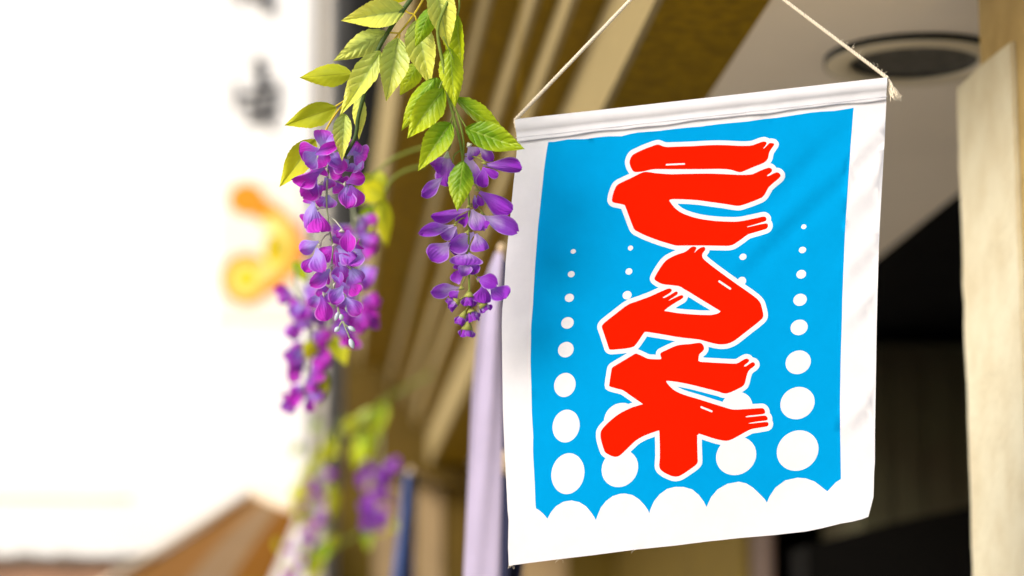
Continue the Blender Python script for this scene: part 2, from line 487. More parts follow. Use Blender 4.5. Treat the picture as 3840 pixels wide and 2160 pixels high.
# cream board on the tan pier
pil = empty("tan_pier", (1.05, 2.95, 0.0), "tan plaster pier rising past the ceiling behind the cream board", "pier")
box_obj("shaft", 0.8935, 1.35, 2.5, 3.100, 0.0, E + 1.60, M['tan'], pil, 0.004)
post = empty("cream_board", (0.89, 3.06, 0.0), "tall weathered cream board at the right edge beside the ceiling light", "board")
zp = E + 0.85
bx_v, bx_f = [], []
NZ_ = 90
rb_ = random.Random(5)
for i in range(NZ_ + 1):
    z_ = zp * i / NZ_
    e1, e2 = rb_.uniform(-0.0035, 0.0035), rb_.uniform(-0.002, 0.002)
    for (x_, y_) in ((0.8853, 2.932 + e2), (0.8853 + rb_.uniform(-0.0008, 0.0008), 3.06), (0.8853, 3.190 + e1), (0.8925, 3.190 + e1), (0.8925, 2.932 + e2)):
        bx_v.append((x_, y_, z_ + (0.006 * rb_.uniform(-1, 1) if i == NZ_ else 0)))
for i in range(NZ_):
    for q in range(5):
        bx_f.append((i * 5 + q, i * 5 + (q + 1) % 5, (i + 1) * 5 + (q + 1) % 5, (i + 1) * 5 + q))
bx_f += [(0, 1, 2, 3, 4), tuple(NZ_ * 5 + q for q in (4, 3, 2, 1, 0))]
fo_ = mesh_obj("face", bx_v, [f_[::-1] for f_ in bx_f], M['cream'], post)

# downlight in the ceiling
lr_ = ray(3428, 214)
lc = EYE + lr_ * (0.972 / lr_.z)
lamp = empty("ceiling_light", lc, "round recessed downlight with cream trim and dark reflector in taupe ceiling", "ceiling light")
def lathe(name, prof, mat, parent, c, seg=56, smooth=True):
    v, f = [], []
    for (r, z) in prof:
        for k in range(seg):
            a = 2 * math.pi * k / seg
            v.append((c.x + r * math.cos(a), c.y + r * math.sin(a), c.z + z))
    for i in range(len(prof) - 1):
        for k in range(seg):
            k2 = (k + 1) % seg
            f.append((i * seg + k, i * seg + k2, (i + 1) * seg + k2, (i + 1) * seg + k))
    return mesh_obj(name, v, f, mat, parent, smooth)
lathe("edge_band", [(0.1350, 0.0), (0.1350, -0.010), (0.1325, -0.0105)], M['lamp_edge'], lamp, lc)
lathe("trim_ring", [(0.1325, -0.0105), (0.130, -0.0115), (0.109, -0.0135), (0.0985, -0.013), (0.0955, -0.010), (0.0955, -0.002)], M['lamp_trim'], lamp, lc)
lathe("reflector", [(0.0954, -0.006), (0.092, -0.0035), (0.070, -0.003), (0.040, -0.0025), (0.0005, -0.0022)], M['lamp_dark'], lamp, lc)
lathe("inner_ring", [(0.095, -0.0055), (0.0935, -0.0085), (0.0905, -0.0085), (0.0895, -0.0045)], M['lamp_edge'], lamp, lc)

# ------------------------------------------------------------------ white building with sign, pipes, pier
wb = empty("white_building", (-2.0, 10.2, 0.0), "overexposed white building front filling the left side of the picture", "building")
xr = PY(1166, 900, 10.2).x
box_obj("front_wall", -9.0, xr, 10.2, 12.5, 0.0, 7.5, M['white_wall'], wb, 0.01)
zl = PY(240, 1860, 10.2).z
box_obj("ledge", -9.0, PY(480, 1860, 10.2).x, 10.185, 10.199, zl - 0.010, zl + 0.010, M['ledge'], wb, 0.003)
def strip(name, a, b_, mat, y, h, parent, dep=0.12, row=900):
    return box_obj(name, PY(a, row, y).x, PY(b_, row, y).x, y, y + dep, 0.0, h, mat, parent, 0.006)
gp = empty("grey_corner_frame", (xr + 0.05, 10.2, 0.0), "grey steel corner frame along the white building's right edge", "frame")
strip("dark_channel", 1167, 1202, M['steel_mid'], 10.22, 7.4, gp)
strip("back_channel", 1238, 1292, M['steel_mid'], 10.24, 7.4, gp)
pa = PY(1221, 900, 10.18)
v, f = tube_data([(pa.x, 10.19, 0.0), (pa.x, 10.19, 7.4)], 0.024, 16)
dp = mesh_obj("drain_pipe", v, f, M['steel_light'], None, True, origin=(pa.x, 10.19, 0.0))
tag(dp, "pale grey drain pipe running up the grey corner frame", "pipe")
pr = empty("dark_pier", (xr + 0.3, 10.4, 0.0), "dark grey pier between the pale drain pipe and the brown canopy", "pier")
strip("pier_body", 1294, 1500, M['pier'], 10.42, 7.0, pr, 0.4)
strip("pier_edge", 1375, 1412, M['dark'], 10.40, 7.0, pr, 0.019)

# printed characters on the white wall (thin raised sign strokes)
sign = empty("wall_lettering", PY(965, 300, 10.19), "large black brush characters painted on the white building", "lettering")
def stroke(pts, wpx, y, mat, parent, name):
    pp = [PY(a, b_, y) for a, b_ in pts]
    wv = wpx / F * y * 0.5
    v, f = [], []
    for i, p in enumerate(pp):
        t = (pp[min(i + 1, len(pp) - 1)] - pp[max(i - 1, 0)]).normalized()
        n = Vector((-t.z, 0, t.x))
        for s in (-1, 1):
            for yy in (0.0, 0.008):
                v.append(p + n * wv * s + Vector((0, yy, 0)))
    for i in range(len(pp) - 1):
        a = i * 4
        f += [(a, a + 2, a + 6, a + 4), (a + 1, a + 5, a + 7, a + 3), (a, a + 4, a + 5, a + 1), (a + 2, a + 3, a + 7, a + 6)]
    f += [(0, 1, 3, 2), (len(pp) * 4 - 4, len(pp) * 4 - 2, len(pp) * 4 - 1, len(pp) * 4 - 3)]
    return mesh_obj(name, v, f, mat, parent)
YS = 10.188
s_ = 2.587
def k(pts): return [(780 + a / s_, b_ / s_) for a, b_ in pts]
glyph = [([(470, 560), (520, 640), (505, 800)], 34), ([(420, 640), (580, 650)], 16), ([(260, 780), (280, 900), (270, 1060)], 15), ([(290, 930), (460, 920), (690, 860)], 17),
         ([(500, 790), (470, 880), (430, 960)], 26), ([(440, 820), (660, 800)], 14), ([(660, 800), (665, 960), (640, 1130)], 14), ([(330, 1050), (480, 1040), (640, 1020)], 14),
         ([(370, 1180), (520, 1150), (640, 1120)], 18), ([(540, 950), (535, 1060), (520, 1180)], 22), ([(420, 1000), (410, 1170)], 12), ([(560, 1180), (650, 1270)], 14), ([(450, 960), (600, 1000)], 14)]
for pts, wd in glyph:
    stroke(k(pts), wd, YS - 0.0005 * len(sign.children), M['ink'], sign, "brush_stroke")
for pts, wd in [([(230, -90), (330, 20)], 22), ([(540, -60), (585, 100)], 34), ([(380, -60), (500, 10), (640, 20)], 20), ([(560, 90), (620, 110)], 20), ([(300, -120), (620, -130)], 24), ([(460, -260), (450, -60)], 26)]:
    stroke(k(pts), wd, YS - 0.0005 * len(sign.children), M['ink'], sign, "brush_stroke")

# poster with an orange curl
po = empty("wall_poster", PY(980, 940, 10.18), "white poster with orange and yellow curl beside the pink flowers", "poster")
a0 = PY(822, 655, 10.185); a1 = PY(1128, 1205, 10.185)
box_obj("sheet", a0.x, a1.x, 10.186, 10.198, a1.z, a0.z, M['poster'], po, 0.001)
so_ = 2.415
def k2(a, b_): return (780 + a / so_, 640 + b_ / so_)
def disc(name, cx, cy, rx, ry, y, mat, parent, n=28, dep=0.002):
    v, f = [], []
    for s in (0, 1):
        for i in range(n):
            an = 2 * math.pi * i / n
            v.append(PY(cx + rx * math.cos(an), cy + ry * math.sin(an), y) + Vector((0, dep * s, 0)))
    f = [tuple(range(n))] + [(i, n + i, n + (i + 1) % n, (i + 1) % n) for i in range(n)]
    return mesh_obj(name, v, f, mat, parent)
disc("orange_curl", *k2(350, 260), 68, 62, 10.1845, M['orange_print'], po)
stroke([k2(330, 260), k2(470, 330), k2(620, 430), k2(740, 560), k2(780, 720), k2(700, 880), k2(560, 1000), k2(380, 1080), k2(240, 1040)], 92, 10.183, M['orange_print'], po, "orange_curl")
disc("orange_curl", *k2(345, 980), 96, 100, 10.1815, M['orange_print'], po)
stroke([k2(520, 440), k2(640, 500), k2(700, 640), k2(660, 820), k2(520, 930), k2(400, 960)], 62, 10.1795, M['pale_print'], po, "pale_curl")
disc("pale_curl", *k2(345, 985), 66, 66, 10.178, M['pale_print'], po)
disc("yellow_spot", *k2(605, 710), 42, 60, 10.1765, M['yellow_print'], po)
disc("yellow_spot", *k2(345, 975), 40, 38, 10.1765, M['yellow_print'], po)
disc("olive_spot", *k2(605, 690), 20, 34, 10.174, M['olive_print'], po)
disc("olive_spot", *k2(340, 970), 13, 13, 10.174, M['olive_print'], po)

# tiled eave low at the left
ev = empty("tiled_eave", (-0.9, 9.9, 0.0), "grey tiled eave with brown board along the bottom left of the white building", "eave")
et = PY(200, 2108, 9.8)
ex0, ex1 = PY(-500, 2128, 9.8).x, PY(575, 2128, 9.8).x
box_obj("eave_board", ex0, ex1, 9.8, 10.19, et.z - 0.5, et.z - 0.004, M['eave'], ev, 0.004)
n = 14
for i in range(n):
    cx = ex0 + (ex1 - ex0) * (i + 0.5) / n
    rr = (ex1 - ex0) / n * 0.47
    vv, ff = [], []
    hh = 0.022 + 0.022 * random.random()
    for yy, zz in ((9.76, 0.0), (9.98, 0.03), (10.195, 0.06)):
        for q in range(9):
            an = math.pi * q / 8
            vv.append((cx - rr * math.cos(an), yy, et.z + zz * 0.4 + hh * math.sin(an)))
    for r_ in range(2):
        for q in range(8):
            ff.append((r_ * 9 + q, r_ * 9 + q + 1, r_ * 9 + q + 10, r_ * 9 + q + 9))
    ff.append(tuple(range(9))[::-1])
    mesh_obj("roof_tile", vv, ff, M['tile'], ev, False)

# striped orange-brown awning at the lower left
aw = empty("striped_awning", P(900, 2050, 9.2), "orange brown striped fabric awning at the bottom left below the white building", "awning")
A, B_ = P(952, 1856, 9.6), P(1120, 1925, 9.4)
D_, C_ = P(110, 2372, 8.6), P(900, 2420, 8.4)
def awp(u, v_): return (A * (1 - u) + B_ * u) * (1 - v_) + (D_ * (1 - u) + C_ * u) * v_
nrm = (B_ - A).cross(D_ - A).normalized()
def awstrip(u0, u1, u0b, u1b, mat, name):
    vv, ff = [], []
    for i in range(9):
        v_ = i / 8
        for u in (u0 + (u0b - u0) * v_, u1 + (u1b - u1) * v_):
            p = awp(u, v_) + nrm * 0.01 * math.sin(v_ * 3.1)
            vv += [p, p + nrm * 0.004]
    for i in range(8):
        a = i * 4
        ff += [(a, a + 2, a + 6, a + 4), (a + 1, a + 5, a + 7, a + 3), (a, a + 4, a + 5, a + 1), (a + 2, a + 3, a + 7, a + 6)]
    mesh_obj(name, vv, ff, mat, aw, False)
awstrip(0.0, 0.22, 0.0, 0.58, M['awn_brown'], "canvas_strip")
awstrip(0.221, 0.62, 0.581, 0.80, M['awn_beige'], "canvas_strip")
awstrip(0.621, 1.0, 0.801, 1.0, M['awn_deep'], "canvas_strip")
v, f = tube_data([A + (D_ - A) * t_ + Vector((0, 0, 0.012)) for t_ in (0, .25, .5, .75, 1)], 0.014, 8)
mesh_obj("hem", v, f, M['awn_lit_hem'], aw, True)
v, f = tube_data([A + (B_ - A) * t_ + Vector((0, 0, 0.012)) for t_ in (-.05, .25, .5, .75, 1)], 0.022, 8)
mesh_obj("hem", v, f, M['awn_lit_hem'], aw, True)
for pp in (D_, C_):
    v, f = tube_data([pp, Vector((pp.x, pp.y, 0.0))], 0.012, 8)
    mesh_obj("support_pole", v, f, M['steel_mid'], aw, True)

# ------------------------------------------------------------------ narrow hanging cloths seen edge-on
def hanging_cloth(name, label, cat, mat, rows, d, knob_r, kn, folds=3, amp=0.012, cord_to=None, group=None, tilt=0.0):
    """rows: (py, left px, right px) down the cloth"""
    top = P((rows[0][1] + rows[0][2]) / 2, rows[0][0], d)
    root = empty(name, top, label, cat, group)
    vv, ff = [], []
    NU = 24
    fine = []
    for i in range(len(rows) - 1):
        for q in range(6):
            t = q / 6
            fine.append(tuple(a + (b2 - a) * t for a, b2 in zip(rows[i], rows[i + 1])))
    fine.append(rows[-1])
    for (py, a, b2) in fine:
        for q in range(NU + 1):
            u = q / NU
            dep = amp * math.cos(u * math.pi * folds) + 0.35 * amp * math.sin(u * 9 + py * 0.004)
            dd = d + dep + tilt * u
            vv.append(P(a + (b2 - a) * u, py, dd))
    for i in range(len(fine) - 1):
        for q in range(NU):
            o = i * (NU + 1) + q
            ff.append((o, o + NU + 1, o + NU + 2, o + 1))
    cl = mesh_obj("cloth", vv, ff, mat, root, True)
    md = cl.modifiers.new("thickness", 'SOLIDIFY'); md.thickness = 0.0012
    away = Vector((0.25, 1.0, 0.0)).normalized()
    kp = P(kn[0], kn[1], d - 0.01)
    v, f = tube_data([kp, kp + away * 0.34], 0.006, 10)
    mesh_obj("rod", v, f, M['wood'], root, True)
    bm = bmesh.new()
    bmesh.ops.create_uvsphere(bm, u_segments=16, v_segments=10, radius=knob_r)
    for x in bm.verts: x.co = Vector((x.co.x * 0.85, x.co.y, x.co.z * 1.15)) + kp
    bm_obj("knob", bm, M['wood'], root, True)
    if cord_to is not None:
        v, f = tube_data([kp + away * 0.17 + Vector((0, 0, 0.004)), Vector((kp.x + 0.04, kp.y + 0.17, cord_to))], 0.0004, 6)
        mesh_obj("cord", v, f, M['soffit'], root, True)
    return root
hanging_cloth("hanging_cloth", "tall lilac cloth hanging edge-on beside the white banner's left edge", "cloth", M['lilac'],
              [(945, 1858, 1890), (1000, 1835, 1888), (1100, 1806, 1885), (1300, 1785, 1886), (1500, 1768, 1886), (1800, 1755, 1882), (2160, 1738, 1876), (2400, 1730, 1872)], 3.5, 0.0065, (1880, 930), 1.3, 0.006, E + 1.366)
hanging_cloth("hanging_cloth", "dark navy cloth hanging behind lilac cloth, with pale wooden knob", "cloth", M['navy'],
              [(940, 1885, 1990), (1300, 1880, 2010), (1700, 1878, 2010), (2400, 1870, 1925)], 3.72, 0.017, (1888, 1735), 2.5, 0.012, E + 1.366)
hanging_cloth("hanging_cloth", "narrow blue cloth hanging far back beside the violet blurred flowers", "cloth", M['blue_cloth'],
              [(1775, 1515, 1560), (1900, 1505, 1558), (2160, 1470, 1545), (2500, 1450, 1535)], 6.0, 0.010, (1540, 1768), 2.5, 0.02, E + 1.366)

# ------------------------------------------------------------------ printed banner
SA = 3.22
def cr(ox, oy, pts, s=SA): return [(ox + a / s, oy + b_ / s) for a, b_ in pts]
red = []
red.append(cr(2200, 480, [(518,410),(530,370),(555,330),(600,305),(700,258),(830,210),(855,204),(880,207),(920,225),(965,235),(1100,230),(1300,222),(1450,212),(1580,208),(1700,211),(1850,219),(1960,218),(2010,210),(2060,190),(2120,168),(2150,166),(2172,176),(2172,196),(2155,222),(2132,250),(2142,250),(2168,222),(2205,187),(2225,183),(2260,190),(2266,205),(2225,262),(2203,300),(2190,370),(2170,400),(2130,430),(2020,472),(1880,532),(1845,538),(1810,530),(1755,510),(1690,500),(1600,497),(1400,500),(1200,502),(1000,502),(850,502),(790,505),(720,522),(680,532),(600,540),(575,535),(555,520),(530,475),(520,440)]))
red.append(cr(2200, 480, [(305,890),(312,830),(330,770),(355,710),(385,683),(430,660),(520,618),(600,578),(650,552),(690,537),(730,535),(770,540),(830,550),(950,560),(1050,563),(1200,558),(1400,554),(1550,555),(1700,562),(1870,570),(1980,566),(2020,555),(2080,525),(2140,500),(2190,483),(2215,485),(2237,500),(2238,525),(2215,550),(2180,575),(2180,583),(2200,582),(2270,545),(2295,538),(2320,545),(2342,570),(2338,592),(2310,622),(2250,670),(2195,720),(2175,760),(2150,805),(2120,840),(2080,860),(1980,900),(1860,940),(1820,943),(1760,935),(1650,917),(1500,897),(1350,876),(1200,866),(1080,863),(1030,865),(1000,872),(1000,885),(1030,930),(1070,975),(1120,1015),(1180,1045),(1280,1080),(1380,1103),(1500,1120),(1620,1130),(1780,1135),(1850,1130),(1920,1117),(2050,1088),(2120,1072),(2150,1070),(2168,1085),(2172,1110),(2160,1127),(2100,1145),(2010,1172),(1935,1192),(1940,1199),(1970,1194),(2060,1172),(2150,1155),(2180,1153),(2190,1170),(2188,1200),(2170,1222),(2100,1243),(2000,1270),(1950,1285),(1920,1305),(1850,1358),(1780,1405),(1750,1418),(1700,1426),(1600,1424),(1400,1422),(1200,1423),(1090,1425),(1040,1415),(850,1358),(700,1300),(590,1245),(570,1222),(545,1160),(500,1040),(465,945),(455,935),(400,922),(325,908)]))
red.append(cr(2200, 900, [(818,470),(830,440),(870,370),(930,280),(980,235),(1040,203),(1110,172),(1165,158),(1210,135),(1250,98),(1280,82),(1315,84),(1327,100),(1315,130),(1297,155),(1305,153),(1345,115),(1385,90),(1415,86),(1433,98),(1430,125),(1398,165),(1393,195),(1405,225),(1440,260),(1550,345),(1700,455),(1850,560),(1980,650),(2060,710),(2100,760),(2120,830),(2133,890),(2132,925),(2115,955),(2050,1010),(1940,1095),(1840,1175),(1780,1220),(1720,1248),(1660,1262),(1580,1260),(1500,1242),(1420,1220),(1350,1203),(1250,1193),(1100,1176),(950,1150),(800,1125),(710,1112),(690,1128),(650,1190),(600,1262),(575,1290),(540,1305),(450,1320),(290,1333),(270,1320),(255,1270),(215,1150),(185,1065),(185,1045),(200,1020),(240,985),(350,900),(450,820),(520,775),(620,742),(760,690),(880,635),(970,595),(1005,588),(1028,600),(1028,620),(1005,645),(920,695),(922,705),(945,703),(1010,668),(1070,628),(1090,626),(1103,640),(1095,660),(1070,680),(990,733),(993,738),(1060,705),(1130,672),(1158,670),(1170,690),(1155,712),(1080,755),(1010,800),(940,852),(942,862),(1010,872),(1100,888),(1250,900),(1400,908),(1500,908),(1560,897),(1600,880),(1618,862),(1590,845),(1500,790),(1350,700),(1250,638),(1180,598),(1140,572),(1100,558),(1000,547),(935,542),(880,525),(840,500),(822,484)]))
red.append(cr(2200, 1200, [(595,408),(650,430),(720,465),(750,475),(850,480),(905,478),(890,430),(890,410),(905,395),(1000,350),(1070,318),(1130,303),(1250,293),(1330,280),(1365,276),(1395,290),(1415,325),(1418,355),(1400,380),(1360,415),(1352,450),(1348,506),(1450,512),(1600,520),(1750,527),(1810,526),(1840,512),(1900,475),(1930,464),(1955,472),(1965,490),(1950,510),(1900,550),(1902,563),(1930,555),(1985,515),(2010,507),(2030,520),(2036,540),(2020,560),(1970,595),(1945,630),(1930,680),(1915,750),(1900,785),(1870,810),(1800,845),(1730,878),(1680,889),(1640,884),(1600,868),(1500,843),(1350,805),(1200,770),(1050,745),(958,738),(970,765),(1010,812),(1060,855),(1130,890),(1200,915),(1350,958),(1500,1005),(1650,1050),(1740,1077),(1790,1083),(1950,1073),(2100,1062),(2130,1063),(2150,1085),(2158,1115),(2145,1132),(2050,1145),(1960,1152),(1918,1165),(1925,1172),(1980,1170),(2100,1155),(2165,1152),(2185,1175),(2187,1200),(2170,1212),(2080,1222),(2000,1235),(1955,1245),(1965,1250),(2060,1240),(2160,1228),(2190,1232),(2198,1250),(2192,1275),(2170,1285),(2050,1305),(1990,1315),(1940,1338),(1840,1395),(1760,1440),(1700,1460),(1650,1458),(1560,1440),(1450,1405),(1335,1367),
    (1335,1505),(1340,1655),(1342,1715),(1330,1740),(1300,1770),(1200,1840),(1130,1885),(1080,1897),(1030,1890),(950,1855),(900,1820),(880,1790),(876,1755),(885,1655),(883,1505),(878,1340),(865,1340),(750,1380),(680,1410),(600,1455),(540,1510),(460,1590),(410,1635),(380,1653),(340,1658),(300,1647),(225,1607),(200,1545),(175,1455),(168,1405),(170,1355),(200,1305),(270,1235),(360,1160),(450,1105),(550,1060),(660,1027),(682,1022),(650,1000),(550,930),(450,860),(430,850),(350,830),(280,810),(272,800),(280,740),(295,640),(305,585),(330,565),(450,495),(540,440)]))
blue = (cr(1850, 250, [(665,918),(640,1060),(615,1250),(595,1449)]) + cr(1850, 850, [(543,0),(505,500),(487,800),(480,950),(460,1180),(455,1280)]) +
        cr(1850, 1250, [(456,60),(450,350),(460,650),(465,950),(483,1250),(480,1400)]) + cr(1850, 1710, [(485,40),(500,300),(512,600),(517,635),(560,660),(610,705),(655,760),(700,680),(760,608),(850,555),(945,540),(1040,560),(1120,610),(1180,680),(1220,740),(1240,778),(1260,720),(1300,625),(1360,550),(1440,490),(1530,460),(1590,457),(1680,475),(1760,525),(1830,600),(1870,660),(1884,695),(1900,640),(1940,550),(2010,465),(2100,400),(2200,375),(2300,377),(2400,405),(2480,470),(2540,550),(2565,600)]) +
        [(2650.5, 1902)] + cr(2650, 1600, [(8,950),(55,850),(130,760),(250,690),(390,664),(480,685),(560,735),(640,810),(700,870),(728,915),(760,840),(830,735),(950,645),(1100,612),(1200,620),(1310,660),(1400,730),(1460,778),(1500,735),(1560,670),(1625,628),(1625,600),(1620,300),(1615,60)]) +
        cr(2650, 1200, [(1612,1000),(1620,500),(1632,60)]) + cr(2650, 800, [(1640,1000),(1655,600),(1670,250),(1683,20)]) + cr(2650, 200, [(1740,1100),(1760,850),(1775,655),(1700,670),(1540,697),(1380,705),(1250,718),(1050,750),(850,780),(700,795),(500,825),(150,858),(0,877)]) +
        cr(1850, 250, [(2500,728),(2400,735),(2200,755),(2000,780),(1750,800),(1650,818),(1550,845),(1380,848),(1250,860),(1100,882),(900,885),(750,912)]))
outer = ([(1931, 449)] + cr(1850, 250, [(285,760),(300,860),(292,980),(285,1030),(265,1250),(243,1449)]) + cr(1850, 850, [(185,100),(150,430),(130,800),(108,1000),(103,1150),(103,1280)]) +
         cr(1850, 1250, [(104,50),(108,400),(115,900),(125,1150),(137,1430)]) + cr(1850, 1710, [(160,350),(175,650),(188,780),(182,1100),(192,1330),(400,1300),(800,1248),(1200,1200),(1700,1135),(2200,1083),(2550,1038)]) +
         cr(2650, 1600, [(400,1345),(800,1310),(1200,1265),(1400,1225),(1620,1170),(1750,1150),(1870,1120),(1950,1090),(1975,1000),(2015,850),(2022,700),(2025,550),(2035,420),(2035,60)]) +
         cr(2650, 1200, [(2045,700),(2055,60)]) + cr(2650, 800, [(2065,900),(2080,400),(2098,20)]) + cr(2650, 200, [(2150,1050),(2165,700),(2170,560),(2170,500),(2182,300)]))
dots = []
for ox, oy, ls in [(1850, 850, [(967,306,32,28),(943,580,42,38),(920,865,55,50),(897,1167,76,70)]), (1850, 1250, [(877,201,95,93),(865,627,130,145),(880,1123,164,197)]), (1850, 1710, [(902,216,200,246)]),
                   (1850, 850, [(1657,264,31,31),(1638,547,42,39),(1617,834,55,52)]), (2200, 1200, [(415,1207,205,200)]), (2200, 1450, [(402,990,220,226)]),
                   (2200, 900, [(1887,206,43,39),(1873,497,53,53)]), (2200, 1200, [(1812,1060,192,192)]), (2200, 1450, [(1805,835,243,232)]),
                   (2650, 800, [(1173,160,33,29),(1157,442,45,39),(1142,735,59,53),(1128,1043,82,73)]), (2650, 1200, [(1117,87,104,93),(1106,508,153,142),(1098,1000,207,194)]), (2650, 1600, [(1100,285,252,243)])]:
    dots += [(ox + a / SA, oy + b_ / SA, c_ / SA, d_ / SA) for a, b_, c_, d_ in ls]
dashes = [(cr(2200, 480, [(965,448),(1178,438)]), 10 / SA), (cr(2200, 900, [(1602,502),(1732,588)]), 13 / SA), (cr(2200, 1200, [(1385,1055),(1508,1104)]), 12 / SA)]

def chaikin(p):
    out = []
    for i in range(len(p)):
        a, b_ = np.array(p[i]), np.array(p[(i + 1) % len(p)])
        out += [tuple(a * 0.8 + b_ * 0.2), tuple(a * 0.2 + b_ * 0.8)]
    return out
def ellipse(cx, cy, rx, ry, n=None):
    n = n or max(14, int(rx * 1.2))
    # the print's dots lean slightly to the right
    pts = []
    for i in range(n):
        a = 2 * math.pi * i / n
        x, y = rx * math.cos(a), ry * math.sin(a)
        pts.append((cx + x, cy + y - 0.10 * x))
    return pts
def capsule(seg, r):
    (x0, y0), (x1, y1) = seg
    a = math.atan2(y1 - y0, x1 - x0)
    pts = [(x1 + r * math.cos(a - math.pi / 2 + math.pi * i / 6), y1 + r * math.sin(a - math.pi / 2 + math.pi * i / 6)) for i in range(7)]
    pts += [(x0 + r * math.cos(a + math.pi / 2 + math.pi * i / 6), y0 + r * math.sin(a + math.pi / 2 + math.pi * i / 6)) for i in range(7)]
    return pts
def pip(pts, poly):
    x, y = pts[:, 0], pts[:, 1]
    ins = np.zeros(len(pts), bool)
    q = np.array(poly)
    for i in range(len(q)):
        (x0, y0), (x1, y1) = q[i], q[(i + 1) % len(q)]
        if y0 == y1: continue
        c = (y0 > y) != (y1 > y)
        ins ^= c & (x < (x1 - x0) * (y - y0) / (y1 - y0) + x0)
    return ins
def segdist(pts, poly):
    d = np.full(len(pts), 1e9)
    q = np.array(poly)
    for i in range(len(q)):
        a, b_ = q[i], q[(i + 1) % len(q)]
        ab = b_ - a
        L2 = (ab ** 2).sum()
        if L2 < 1e-9: continue
        t = np.clip(((pts - a) @ ab) / L2, 0, 1)
        d = np.minimum(d, np.linalg.norm(pts - (a + t[:, None] * ab), axis=1))
    return d
redc = [chaikin(p) for p in red]
OFF = 17.3
V2, E2 = [], []
def add_poly(p, closed=True):
    n0 = len(V2)
    V2.extend(Vector(q) for q in p)
    m = len(p)
    for i in range(m if closed else m - 1):
        E2.append((n0 + i, n0 + (i + 1) % m))
add_poly(outer)
add_poly(blue)
for p in redc: add_poly(p)
for d_ in dots: add_poly(ellipse(*d_))
for s, r_ in dashes: add_poly(capsule(s, r_))
for p in redc:
    q = np.array(p)
    area = 0.5 * np.sum(q[:, 0] * np.roll(q[:, 1], -1) - np.roll(q[:, 0], -1) * q[:, 1])
    sg = 1.0 if area > 0 else -1.0
    m = len(q)
    off = []
    for i in range(m):
        a, b_, c_ = q[i - 1], q[i], q[(i + 1) % m]
        t1, t2 = (b_ - a), (c_ - b_)
        t1 = t1 / np.linalg.norm(t1); t2 = t2 / np.linalg.norm(t2)
        n1 = np.array((t1[1], -t1[0])) * sg; n2 = np.array((t2[1], -t2[0])) * sg
        a1, a2 = math.atan2(n1[1], n1[0]), math.atan2(n2[1], n2[0])
        da = (a2 - a1 + math.pi) % (2 * math.pi) - math.pi
        steps_ = max(1, int(abs(da) / 0.35)) if da * sg > 0 else 1
        for s in range(steps_ + 1):
            an = a1 + da * s / steps_
            off.append((b_[0] + OFF * math.cos(an), b_[1] + OFF * math.sin(an)))
    # keep only the pieces of the offset that lie on the outline of the white edge
    o = np.array(off)
    dmin = np.min([segdist(o, pp) for pp in redc], axis=0)
    ins = np.any([pip(o, pp) for pp in redc], axis=0)
    good = (dmin > OFF - 4.0) & ~ins
    n0 = len(V2)
    V2.extend(Vector(t) for t in off)
    for i in range(len(off)):
        j = (i + 1) % len(off)
        if good[i] or good[j]:
            E2.append((n0 + i, n0 + j))
rg = np.random.RandomState(3)
for gx in range(1900, 3345, 24):
    for gy in range(280, 2140, 24):
        V2.append(Vector((gx + rg.uniform(-3, 3), gy + rg.uniform(-3, 3))))
res = delaunay_2d_cdt(V2, E2, [], 0, 0.02)
pv = np.array([(a.x, a.y) for a in res[0]])
tri = np.array([t for t in res[2] if len(t) == 3])
cen = pv[tri].mean(axis=1)
keep = pip(cen, outer)
tri, cen = tri[keep], cen[keep]
in_red = np.any([pip(cen, p) for p in redc], axis=0)
dist = np.min([segdist(cen, p) for p in redc], axis=0)
in_dash = np.any([pip(cen, capsule(s, r_)) for s, r_ in dashes], axis=0)
in_dot = np.any([pip(cen, ellipse(*d_)) for d_ in dots], axis=0)
in_blue = pip(cen, blue)
mi = np.where(in_red & ~in_dash, 2, np.where(in_red | in_dash | (dist < OFF) | in_dot | ~in_blue, 0, 1))
